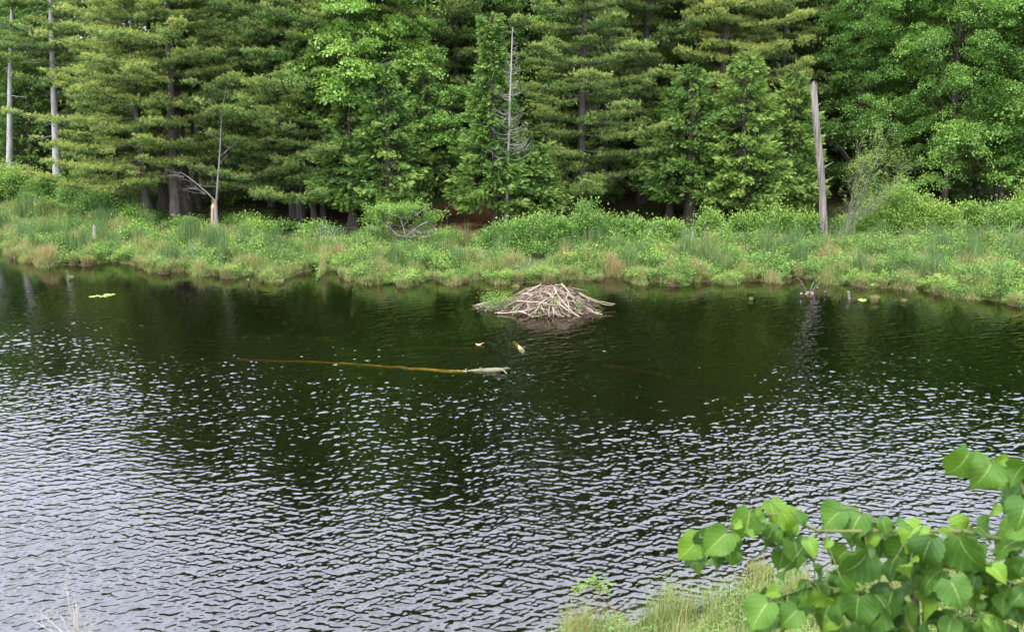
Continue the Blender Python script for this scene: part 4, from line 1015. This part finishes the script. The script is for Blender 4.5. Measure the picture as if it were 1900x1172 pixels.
def marsh_deadwood():
    r = np.random.default_rng(806)
    for px, Y, h, rad, lab in ((177, 57.5, .85, .14, "small pale broken stump among the marsh plants on the left"), (1447, 54.5, .75, .05, "thin whitish dead post standing in the right-hand marsh grass"), (1282, 56.0, .9, .035, "thin pale dead stalk behind the marsh grass right of the lodge")):
        p = spot(px, Y); o = empty('tree_stub', p); tag(o, lab, 'tree stub'); G = Geo(); z = np.linspace(-.2, h + .25, 6); G.tube(np.stack([.04 * z, 0 * z, z], -1), rad * (1.2 - .5 * np.linspace(0, 1, 6)) * (1 + r.normal(0, .07, 6)), 9); obj('stem', G.mesh('stem', M['deadwood'], True), o)
        C = Geo(); C.tube([[.03, 0, h + .1], [.02, .0, h + .3], [.0, .02, h + .45]], [rad * .6, rad * .4, rad * .1], 5); obj('broken_top', C.mesh('broken_top', M['deadwood'], True), o)
    for px, Y, L, lab in ((1100, 56.6, 1.5, "grey tangle of dead twigs in front of the right end of the lodge thicket"), (1300, 57.0, 1.2, "low grey tangle of dead twigs below the narrow upright bush"), (1545, 59.0, 1.3, "grey dead brush at the foot of the weathered snag"), (1875, 57.6, 1.4, "brownish dead twig tangle under the bush by the right edge"), (975, 49.8, .7, "small brown dead brush at the waterline behind the lodge"), (1720, 50.0, 1.0, "brown dead brush at the little bay in the right-hand shore"), (355, 53.5, .9, "grey dead brush in the left marsh above the waterline"), (910, 51.5, .9, "greyish dead brush in the grass behind the lodge's leafy tail"), (600, 58.0, 1.6, "fallen dead branches lying under the leaning thin pine")):
        p = spot(px, Y); o = empty('dead_brush', p); tag(o, lab, 'dead brush'); S = Geo()
        for _ in range(9): twig(S, [r.normal(0, .1), r.normal(0, .1), 0], np.array([r.normal(0, 1), r.normal(0, .6), .75]), L * r.uniform(.6, 1.0), .016, 2, r, .55, .05, (2, 4))
        obj('twigs', S.mesh('twigs', M['greytwig'], True), o)
marsh_deadwood()
def sunken_poles():
    for (a, b, z0, z1, rad, lab) in (((1120, 640), (1300, 652), -.85, -1.15, .12, "faint brown sunken log under the dark water right of the short slanting log"), ((720, 606), (905, 612), -1.0, -.8, .12, "faint amber sunken log under the dark water left of the lodge front")):
        A, B = g(*a), g(*b); A[2] = z0; B[2] = z1; t = np.linspace(0, 1, 12)[:, None]; P = A + (B - A) * t; P[:, 1] += .15 * np.sin(t[:, 0] * 5); G = Geo(); G.tube(P - A, np.full(12, rad), 8)
        tag(obj('sunken_log', G.mesh('sunken_log', M['wetlog'], True), None, A), lab, 'log')
sunken_poles()
def stubs():
    r = np.random.default_rng(803)
    for px, py, h, rad, lean, lab in ((1487, 551, .17, .11, 0, "short fat dark stub, leftmost of the wooden stubs off the right shore"), (1504, 552, .07, .13, 0, "flattest dark stub, barely above water, among those off the right shore"), (1514, 546, .30, .065, .05, "tallest grey post-like stub in the water off the right shore"),
            (1531, 548, .16, .06, 0, "small dark stub right of the tallest grey stub"), (1554, 558, .05, .08, 0, "tiny dark stub tip midway along the row off the right shore"), (1576, 555, .34, .06, -.08, "slim pale upright stub beside the floating yellowish pad"), (1585, 558, .12, .13, 0, "dark lumpy stub touching the floating yellowish pad"),
            (884, 535, .10, .11, 0, "dark stub tip in the water behind the lodge's leafy tail"), (918, 537, .12, .09, 0, "second dark stub tip behind the lodge, nearer the yellowish tussock"), (461, 527, .20, .06, 0, "little dark stub off the left marsh point"), (652, 530, .10, .10, 0, "dark stub off the marsh left of the lodge"), (643, 533, .06, .07, 0, "tiniest dark stub off the marsh left of the lodge")):
        p = g(px, py); o = empty('tree_stub', p); tag(o, lab, 'tree stub'); G = Geo(); n = 6
        z = np.linspace(-.5, h, n); G.tube(np.stack([lean * z / max(h, .1), 0 * z, z], -1), rad * (1.15 - .35 * np.linspace(0, 1, n)) * (1 + r.normal(0, .05, n)), 9)
        obj('stem', G.mesh('stem', M['snag' if h > .3 else 'peat'], True), o)
        if h > .12:
            C = Geo(); 
            for _ in range(5): q = r.normal(0, rad * .35, 2); C.tube([[lean + q[0], q[1], h - .03], [lean + q[0] * 1.2, q[1], h + r.uniform(.02, .09)]], [rad * .35, rad * .1], 4)
            obj('broken_top', C.mesh('broken_top', M['deadwood'], True), o)
    p = g(1494, 545); o = empty('dead_arched_twigs', p); tag(o, "arched pale dead twigs bent over the water near the right shore stubs", 'dead twigs'); G = Geo()
    for (x0, x1, h) in ((.15, -.75, .75), (.2, .5, .6), (.1, -.4, .5), (.2, 1.0, .55)):
        t = np.linspace(0, 1, 8); G.tube(np.stack([x0 + (x1 - x0) * t, .1 * t, -.1 + h * np.sin(t * 2.4) * 1.1], -1), np.linspace(.018, .006, 8), 4)
    obj('twigs', G.mesh('twigs', M['dimtwig'], True), o)
    G = Geo(); G.tube([[.0, 0, -.05], [.15, .05, .07], [.32, .02, .05], [.45, 0, -.08]], [.05, .08, .07, .03], 7); obj('root', G.mesh('root', M['sticks'], True), o)
stubs()
def lily_pads():
    r = np.random.default_rng(804)
    def pad(px, py, R, lab, grp=None, hue=.7, sy=1.0):
        p = g(px, py); n = 18; a = np.linspace(.25, 6.03, n); V = np.concatenate([[[0, 0, .012]], np.stack([np.cos(a) * R, np.sin(a) * R * sy, .010 + .008 * np.sin(a * 3)], -1)])
        V2 = V.copy(); V2[:, 2] -= .006
        F = np.stack([np.zeros(n - 1, int), np.arange(1, n), np.arange(2, n + 1)], -1); G = Geo(); G.add(V, F, hue); G.add(V2, F[:, ::-1], hue); i = np.arange(1, n)
        G.add(np.concatenate([V, V2]), np.stack([i, i + n + 1, i + n + 2, i + 1], -1), hue)
        o = obj('lily_pad', G.mesh('lily_pad', M['lily']), None, (p[0], p[1], .012), r.uniform(0, 6)); tag(o, lab, 'lily pad', grp)
    for px, py, R in ((170, 551, .12), (177, 550, .13), (182, 549, .12), (190, 550.5, .14), (196, 550.5, .13), (199, 547, .16), (204, 548.5, .10), (210, 546.5, .12)):
        pad(px, py, R, "small yellowish lily pad in the little floating patch off the left shore", "lily pads floating off the left shore", r.uniform(.5, .95))
    pad(1600, 557, .33, "larger yellowish pad floating among the stubs off the right shore", None, .75, .55)
    p = g(888, 640); G = Geo(); t = np.linspace(0, 1, 5); n = 8
    V = []; a = np.linspace(0, 6.283, n, endpoint=False)
    V = np.concatenate([np.stack([np.cos(a) * .12, np.sin(a) * .06, .015 + .03 * np.cos(2 * a)], -1), [[0, 0, .02]], np.stack([np.cos(a) * .12, np.sin(a) * .06, .009 + .03 * np.cos(2 * a)], -1), [[0, 0, .012]]])
    i = np.arange(n); G.add(V, np.concatenate([np.stack([i, (i + 1) % n, np.full(n, n)], -1), np.stack([n + 1 + (i + 1) % n, n + 1 + i, np.full(n, 2 * n + 1)], -1)])); G.tube([[.1, 0, .03], [.2, .05, .06]], [.01, .006], 4)
    M['deadleaf'] = bark_mat('fallen_leaf', (.45, .20, .12), (.75, .50, .38), 8, 1, .1)
    o = obj('floating_dead_leaf', G.mesh('floating_dead_leaf', M['deadleaf']), None, (p[0], p[1], .02)); tag(o, "single pinkish dead leaf floating on dark water in front of the lodge", 'leaf')
lily_pads()

# ---------------------------------------------------------------- near bank: grass, weeds, dead twigs, tussock
def near_bank():
    r = np.random.default_rng(901); G = Geo(); n = 46000
    x = r.uniform(.2, 13, n); q = -.15 + 9.0 * r.uniform(0, 1, n) ** 1.25; y = y_near(x) - q
    keep = (y > 3) & (x < .56 * y + 1.5); pt = smooth_noise(x, y, 91, 8, (.4, 2.0)); keep &= (pt > -.35) | (r.uniform(0, 1, n) < .25); keep &= (q > .25) | (r.uniform(0, 1, n) < .5)
    x, y, q, pt = (v[keep] for v in (x, y, q, pt)); n = len(x); z = np.maximum(terrain(x, y), -.05) - .02
    h = np.clip(.46 + .14 * pt + r.normal(0, .13, n), .08, 1.0) * np.where(r.uniform(0, 1, n) < .05, 1.6, 1)
    hue = .52 + .08 * pt + r.normal(0, .13, n); hue = np.where(r.uniform(0, 1, n) < .09, .92, hue)
    blades(G, np.stack([x, y, z], -1), h, .010 * r.uniform(.7, 1.4, n), np.clip(r.normal(.45, .25, n), .05, 1.1), hue, r)
    tag(obj('bank_grass', G.mesh('bank_grass', M['grass'])), kind='stuff')
    G = Geo(); n = 3000; x = r.uniform(.8, 12, n); q = .2 + 8 * r.uniform(0, 1, n); y = y_near(x) - q; pt = smooth_noise(x, y, 95, 8, (.6, 2.5)); k = (pt > .25) & (y > 3); x, y, q = x[k], y[k], q[k]; n = len(x); z = terrain(x, y); L = 16; N = n * L
    h = r.uniform(.3, .85, n); f = r.uniform(.2, 1, N); P = np.stack([np.repeat(x, L) + r.normal(0, .06, N), np.repeat(y, L) + r.normal(0, .06, N), np.repeat(z, L) + f * np.repeat(h, L)], -1)
    a = r.uniform(0, 6.28, N); D = unit(np.stack([np.cos(a), np.sin(a), r.normal(.2, .3, N)], -1)); leaf_quads(G, P, D, unit(np.cross(D, [0, 0, 1.]) + r.normal(0, .3, (N, 3))), r.uniform(.03, .07, N), r.uniform(.015, .03, N), .62 + r.normal(0, .12, N))
    tag(obj('bank_weeds', G.mesh('bank_weeds', M['shrub'])), kind='stuff')
    # reddish-stemmed seedling at the water's edge
    p = g(1150, 1180); p[2] = gz(p[0], p[1]); o = empty('seedling', p); tag(o, "young seedling with a thin reddish leaning stem at the near water's edge", 'seedling'); S = Geo()
    def Lc(px, py): q_ = at(px, py, p[1]); return q_ - p
    Q = [np.zeros(3), Lc(1140, 1135), Lc(1115, 1105), Lc(1103, 1078)]; S.tube(Q, [.014, .012, .008, .004], 5); S.tube([Lc(1115, 1105), Lc(1092, 1094), Lc(1075, 1088)], [.006, .004, .003], 4); S.tube([Lc(1112, 1100), Lc(1122, 1082)], [.005, .003], 4)
    M['redstem'] = bark_mat('reddish_stem', (.12, .05, .04), (.24, .11, .09), 9, .3); obj('stem', S.mesh('stem', M['redstem'], True), o); G = Geo()
    for (a0, b0) in ((1103, 1075), (1096, 1080), (1110, 1080), (1098, 1070), (1075, 1087), (1080, 1092), (1122, 1081), (1118, 1090), (1105, 1090), (1127, 1094), (1072, 1095)):
        c0 = Lc(a0, b0); N = 12; P = c0 + r.normal(0, .045, (N, 3)); D = unit(r.normal(0, 1, (N, 3)) + [0, 0, .3]); leaf_quads(G, P, D, unit(np.cross(D, [0, 1., 0]) + r.normal(0, .3, (N, 3))), r.uniform(.06, .10, N), r.uniform(.03, .05, N), .72 + r.normal(0, .08, N))
    obj('foliage', G.mesh('foliage', M['shrub']), o)
    # dark-footed tussock at the near edge
    p = g(1408, 1082); o = empty('bank_tussock', (p[0], p[1], -.05)); tag(o, "grassy tussock on a dark earthen foot standing in the water by the near bank", 'tussock'); B = Geo(); n = 16; a = np.linspace(0, 6.283, n, endpoint=False); rows = []
    for z0, r0 in ((-.3, .30), (.0, .31), (.16, .27), (.29, .25), (.33, .12)): rows.append(np.stack([np.cos(a) * r0 * (1 + .12 * np.sin(a * 3)) + r.normal(0, .012, n), np.sin(a) * r0 + r.normal(0, .012, n), a * 0 + z0], -1))
    i = np.arange(len(rows) - 1)[:, None] * n; j = np.arange(n)[None, :]; B.add(np.concatenate(rows), np.stack([i + j, i + (j + 1) % n, i + n + (j + 1) % n, i + n + j], -1).reshape(-1, 4)); B.add(rows[-1], np.arange(n)[None, :])
    obj('earth_foot', B.mesh('earth_foot', M['peat'], True), o); G = Geo(); m = 420; qa = r.uniform(0, 6.28, m); rr = .27 * np.sqrt(r.uniform(0, 1, m))
    blades(G, np.stack([np.cos(qa) * rr, np.sin(qa) * rr, .27 + 0 * qa], -1), r.uniform(.12, .34, m), np.full(m, .009), np.clip(r.normal(.6, .3, m), .1, 1.3), np.where(r.uniform(0, 1, m) < .35, .9, .6) + r.normal(0, .06, m), r); obj('blades', G.mesh('blades', M['grass']), o)
    M['paletwig'] = bark_mat('pale_twigs', (.30, .27, .23), (.58, .54, .47), 9, .3)
    # bare twigs at bottom left
    p = g(150, 1215); p[2] = gz(p[0], p[1]) - .05; o = empty('bare_twig_bush', p); tag(o, "bare pale dead twigs poking up at the bottom left corner", 'dead bush'); S = Geo()
    for (x1, y1, rad) in ((125, 1104, .012), (142, 1122, .02), (90, 1148, .013), (68, 1152, .010), (160, 1150, .009), (112, 1140, .010), (175, 1162, .008), (134, 1120, .012)):
        q_ = at(x1, y1, p[1] + r.uniform(-.15, .15)) - p; f = np.linspace(0, 1, 6)[:, None]; Q = q_ * f + np.array([0, 0, .08]) * np.sin(f * 3.14) + r.normal(0, .012, (6, 3)) * f; S.tube(Q, np.linspace(rad * 1.5, rad * .5, 6), 5)
        for m in range(6): twig(S, Q[r.integers(2, 6)], q_ + r.normal(0, .35, 3), r.uniform(.10, .30), .006, 1, r, .7, .2, (2, 4))
    obj('twigs', S.mesh('twigs', M['paletwig'], True), o)
    sb = gen_shrub(931, .55, .38, nclump=34, leaves=26, leaf=(.05, .022), hue=.12, stems=8, csize=.2); p = g(1722, 1040); p[2] = max(0, gz(p[0], p[1])); plant('bush', sb, p, "small feathery pale green bush at the near water's edge behind the big leaves", 'bush', None, 'bark', 'shrub', names=('stems', 'foliage'))
near_bank()

# ---------------------------------------------------------------- foreground basswood
def bigleaf_mat():
    m, nt = new_mat('basswood_leaves'); N = nt.nodes.new; K = nt.links.new
    h = N('ShaderNodeAttribute'); h.attribute_name = 'hue'; u = N('ShaderNodeAttribute'); u.attribute_name = 'leaf_u'; v = N('ShaderNodeAttribute'); v.attribute_name = 'leaf_v'
    r = ramp(nt, [(0, (.020, .056, .012)), (.35, (.052, .120, .019)), (.65, (.105, .195, .022)), (1, (.19, .28, .022))]); K(h.outputs['Fac'], r.inputs['Fac'])
    def mth(op, a, b=None, c=None):
        n = N('ShaderNodeMath'); n.operation = op
        for i, x in enumerate((a, b, c)):
            if x is None: continue
            if isinstance(x, (int, float)): n.inputs[i].default_value = x
            else: K(x, n.inputs[i])
        return n.outputs[0]
    au = mth('ABSOLUTE', u.outputs['Fac']); side = mth('SUBTRACT', mth('MULTIPLY', v.outputs['Fac'], 6.0), mth('MULTIPLY', au, 2.2)); fr = mth('ABSOLUTE', mth('SUBTRACT', mth('FRACT', side), .5))
    sv = mth('MULTIPLY', mth('LESS_THAN', fr, .05), .10); mr = mth('MULTIPLY', mth('LESS_THAN', au, .03), .45); ve = mth('MAXIMUM', sv, mr)
    mx = N('ShaderNodeMix'); mx.data_type = 'RGBA'; K(ve, mx.inputs['Factor']); K(r.outputs['Color'], mx.inputs['A']); mx.inputs['B'].default_value = (.30, .42, .12, 1)
    pb = N('ShaderNodeBsdfPrincipled'); pb.inputs['Roughness'].default_value = .5; pb.inputs['Specular IOR Level'].default_value = .16; K(mx.outputs['Result'], pb.inputs['Base Color'])
    bp = N('ShaderNodeBump'); bp.inputs['Strength'].default_value = .3; bp.inputs['Distance'].default_value = .004; K(fr, bp.inputs['Height']); K(bp.outputs['Normal'], pb.inputs['Normal'])
    tr = N('ShaderNodeBsdfTranslucent'); mt = N('ShaderNodeMix'); mt.data_type = 'RGBA'; mt.blend_type = 'MULTIPLY'; mt.inputs['Factor'].default_value = 1; K(mx.outputs['Result'], mt.inputs['A']); mt.inputs['B'].default_value = (1.5, 1.5, .5, 1); K(mt.outputs['Result'], tr.inputs['Color'])
    ms = N('ShaderNodeMixShader'); ms.inputs['Fac'].default_value = .26; K(pb.outputs[0], ms.inputs[1]); K(tr.outputs[0], ms.inputs[2]); o = N('ShaderNodeOutputMaterial'); K(ms.outputs[0], o.inputs['Surface'])
    return m
M['bigleaf'] = bigleaf_mat()
def build_basswood():
    r = np.random.default_rng(951); DIST = 3.0
    base = np.array([1.25, 2.35, 0]); base[2] = gz(base[0], base[1]) - .1
    o = empty('basswood_tree', base); tag(o, "leafy basswood branches with large heart-shaped leaves in the lower right foreground", 'tree')
    nu, nv = 9, 21; U, Vv = np.meshgrid(np.linspace(-1, 1, nu), np.linspace(0, 1, nv))
    w = np.interp(Vv, [0, .04, .12, .25, .4, .55, .68, .79, .90, 1], [.16, .32, .43, .48, .46, .385, .265, .13, .035, .0]) * (1 + np.where(np.arange(21) % 2, .035, -.035)[:, None] * (np.abs(U) > .9))
    lx = U * w; ly = Vv - .13 * np.abs(U) ** 1.5 * np.clip(1 - Vv * 3, 0, 1)
    i = np.arange(nv - 1)[:, None] * nu; j = np.arange(nu - 1)[None, :]; F0 = np.stack([i + j, i + j + 1, i + nu + j + 1, i + nu + j], -1).reshape(-1, 4)
    VV = []; FF = []; HH = []; LU = []; LV = []; n = 0; stems = [Geo() for _ in range(6)]
    camp = np.array([0, 0, CAM_H])
    def leaf(bx, by, tx, ty, hue, dist=DIST, width=1.0, tilt=None, roll=None):
        nonlocal n
        b = ray_hit(bx, by, dist); t = ray_hit(tx, ty, dist + r.uniform(-.03, .06)); d = t - b; L = np.linalg.norm(d) * .90
        d = unit(d); view = unit(b - camp); nrm = -view * 1.0 + np.array([0, 0, .55]) + r.normal(0, .70, 3); nrm = unit(nrm - d * (nrm @ d)); sd = np.cross(d, nrm)
        fold = r.uniform(.0, 1.0); dr = r.uniform(.3, 1.1); cup = r.normal(0, .25)
        ww = width * r.uniform(.85, 1.1)
        if L < .06: fold, ww = r.uniform(.6, 1.0), ww * .8
        zz = fold * np.abs(lx) ** 1.25 * .8 - dr * (ly - .3) ** 2 + cup * lx * ly + .030 * np.sin((6 * Vv - 2.2 * np.abs(U)) * 6.283) * np.abs(U) + .16 * np.sin(ly * 8 + r.uniform(0, 6)) * np.abs(lx) + .06 * np.sin(lx * 6 + r.uniform(0, 6)) * ly
        Pq = b + (lx * ww * L)[..., None] * sd + (ly * L)[..., None] * d + (zz * L)[..., None] * nrm
        VV.append(Pq.reshape(-1, 3) - base); FF.append(F0 + n); HH.append(np.minimum(hue, .68) + r.normal(0, .03) + .10 * (F0[:, 0] // nu) / nv - .05 + .04 * np.sin(F0[:, 0] * .7 + hue * 40)); LU.append(U.ravel()); LV.append(Vv.ravel()); n += nu * nv
        return b
    main = [(1960, 1040, .1), (1880, 1005, .05), (1790, 985, 0), (1700, 985, 0), (1600, 985, 0), (1520, 985, 0), (1455, 955, 0), (1395, 950, 0), (1345, 985, 0), (1300, 998, 0)]
    top = [(1990, 930, .1), (1930, 890, .05), (1880, 868, 0), (1840, 856, 0), (1795, 846, 0)]
    low = [(1712, 1200, .12), (1660, 1120, .08), (1590, 1098, .05), (1510, 1085, .05), (1440, 1108, .03), (1420, 1118, 0)]
    mid = [(1700, 1105, .12), (1698, 1060, .10), (1690, 1020, .08), (1640, 970, .05), (1600, 952, .03)]
    rgt = [(1990, 1180, .1), (1930, 1120, .1), (1880, 1085, .08), (1830, 1050, .05), (1780, 1005, 0)]
    br = [(1960, 1260, .1), (1880, 1180, .1), (1820, 1148, .05), (1780, 1145, 0)]
    curves = []
    for pts in (main, top, low, mid, rgt, br):
        Q = np.array([ray_hit(x, y, DIST + .06 + dd) for x, y, dd in pts]); curves.append(Q)
    T = Geo(); tr0 = ray_hit(1700, 1190, DIST + .2)
    T.tube([base * 0, (tr0 - base) * .5 + [.02, .03, 0], tr0 - base, ray_hit(1699, 1105, DIST + .18) - base], [.026, .02, .013, .010], 8, .3)
    st2 = base + np.array([.75, .1, 0]); st2[2] = gz(st2[0], st2[1]) - .1
    T.tube([st2 - base, (ray_hit(2050, 1300, DIST + .2) - base), (curves[0][0] - base)], [.03, .02, .010], 8, .3)
    T.tube([ray_hit(2050, 1300, DIST + .2) - base, curves[4][0] - base], [.018, .008], 6, .3); T.tube([ray_hit(2050, 1300, DIST + .2) - base, ray_hit(2050, 1080, DIST + .15) - base, curves[1][0] - base], [.018, .013, .008], 6, .3)
    T.tube([ray_hit(2050, 1300, DIST + .2) - base, curves[5][0] - base], [.018, .007], 6, .3); T.tube([tr0 - base, curves[2][0] - base], [.012, .007], 6, .3)
    obj('trunk', T.mesh('trunk', M['bark_dark'], True), o)
    for Gs, Q in zip(stems, curves): Gs.tube(Q - base, np.linspace(.0075, .0025, len(Q)), 6, .6)
    LEAVES = [(1298, 998, 1252, 1048, .72), (1348, 988, 1296, 1038, .45), (1392, 948, 1376, 1018, .42), (1412, 944, 1420, 982, .55), (1428, 930, 1446, 986, .58), (1454, 950, 1478, 996, .80), (1424, 1000, 1408, 1052, .22), (1442, 982, 1434, 1022, .30), (1478, 955, 1502, 988, .32), (1474, 1000, 1488, 1064, .40),
        (1498, 1000, 1518, 1040, .62), (1470, 1042, 1436, 1078, .12), (1512, 1052, 1528, 1090, .30), (1385, 985, 1404, 1000, .55), (1362, 975, 1380, 960, .85), (1325, 990, 1315, 975, .85), (1562, 945, 1516, 986, .45), (1596, 952, 1562, 1020, .45), (1636, 962, 1650, 1002, .35), (1625, 985, 1594, 1024, .75),
        (1612, 1028, 1542, 1086, .25), (1655, 1045, 1644, 1094, .10), (1690, 1008, 1636, 1062, .28), (1706, 972, 1658, 1028, .82), (1726, 1000, 1700, 1066, .22), (1742, 1055, 1690, 1120, .38), (1764, 1075, 1796, 1146, .36), (1776, 1000, 1842, 1090, .30), (1764, 975, 1812, 1028, .80), (1815, 975, 1852, 1010, .35),
        (1900, 995, 1818, 1038, .40), (1910, 975, 1842, 985, .45), (1840, 1050, 1874, 1086, .70), (1800, 840, 1752, 900, .42), (1842, 858, 1800, 920, .42), (1800, 845, 1818, 866, .85), (1870, 850, 1842, 860, .70), (1905, 858, 1868, 892, .38), (1892, 905, 1846, 958, .30), (1905, 930, 1884, 996, .30), (1850, 935, 1838, 962, .75),
        (1424, 1116, 1384, 1180, .45), (1458, 1118, 1462, 1196, .45), (1492, 1088, 1500, 1146, .42), (1446, 1098, 1412, 1102, .82), (1522, 1098, 1548, 1132, .70), (1540, 1118, 1516, 1184, .40), (1592, 1106, 1586, 1176, .28), (1622, 1098, 1662, 1152, .20), (1656, 1092, 1636, 1170, .16), (1702, 1100, 1734, 1152, .78), (1560, 1072, 1592, 1112, .35),
        (1872, 1088, 1848, 1146, .30), (1900, 1096, 1868, 1130, .25), (1765, 1148, 1752, 1196, .35), (1805, 1146, 1800, 1195, .38), (1846, 1150, 1870, 1196, .40), (1830, 1146, 1850, 1160, .8), (1725, 985, 1700, 990, .9), (1565, 1098, 1530, 1112, .45), (1480, 1130, 1440, 1170, .35), (1350, 1005, 1342, 1030, .7), (1905, 1040, 1885, 1075, .2),
        (1746, 985, 1770, 1000, .85), (1590, 1085, 1560, 1100, .75), (1690, 1040, 1672, 1060, .7), (1660, 970, 1690, 975, .3), (1700, 1060, 1730, 1075, .15), (1540, 1000, 1528, 1020, .85), (1500, 1085, 1475, 1100, .25), (1640, 1130, 1610, 1190, .3), (1430, 1140, 1400, 1200, .3)]
    for bx, by, tx, ty, hu in LEAVES:
        b = leaf(bx, by, tx, ty, hu, DIST + r.uniform(-.10, .14), 1.12)
        best = min((np.linalg.norm(q - b), tuple(q), ci) for ci, Q in enumerate(curves) for q in Q); q = np.array(best[1])
        if best[0] < .25: stems[best[2]].tube(np.array([q, (q + b) / 2 + [0, 0, .012], b]) - base, [.002, .0016, .0014], 4, .6)
    for k in range(260):                                                   # leaves behind the front layer
        Q = curves[r.integers(0, 6)]; q = Q[r.integers(1, len(Q))]; d = q - camp; dist = np.linalg.norm(d); pc = np.array([d[0], d[1] * cP - d[2] * sP, d[1] * sP + d[2] * cP]); bx = 950 + FPX * pc[0] / pc[1]; by = 586 - FPX * pc[2] / pc[1]
        bx += r.normal(0, 14); by += r.uniform(-6, 34); a = r.normal(1.75, .65); L = r.uniform(26, 54)
        if by < 960 and bx < 1850: continue
        leaf(bx, by, bx + L * math.cos(a), by + L * math.sin(a), r.uniform(.05, .62), dist + r.uniform(-.02, .28), 1.05)
    gt = bark_mat('green_twigs', (.06, .08, .025), (.13, .15, .05))
    for k in range(72):                                                  # the dense lower mass
        bx = r.uniform(1390, 1930); by = r.uniform(990, 1165)
        top_ = np.interp(bx, [1390, 1440, 1500, 1560, 1640, 1900], [1090, 1000, 985, 1010, 1000, 985])
        if by < top_ or (1400 < bx < 1560 and 1050 < by < 1085) or (1585 < bx < 1680 and 1040 < by < 1085) or (1700 < bx < 1760 and 1080 < by < 1130) or (1840 < bx and 1040 < by < 1085): continue
        a = r.normal(1.75, .55); L = r.uniform(34, 62); leaf(bx, by, bx + L * math.cos(a), by + L * math.sin(a), np.clip(r.normal(.34, .16), .05, .66), DIST + r.uniform(.05, .30), 1.1)
    for Gs in stems: obj('branch', Gs.mesh('branch', gt, True), o)
    me = mesh_data('foliage', np.concatenate(VV), [np.concatenate(FF)], M['bigleaf'], [np.concatenate(HH)], True)
    for nm, arr in (('leaf_u', LU), ('leaf_v', LV)):
        a = me.attributes.new(nm, 'FLOAT', 'POINT'); a.data.foreach_set('value', np.concatenate(arr).astype(np.float32))
    obj('foliage', me, o)
build_basswood()
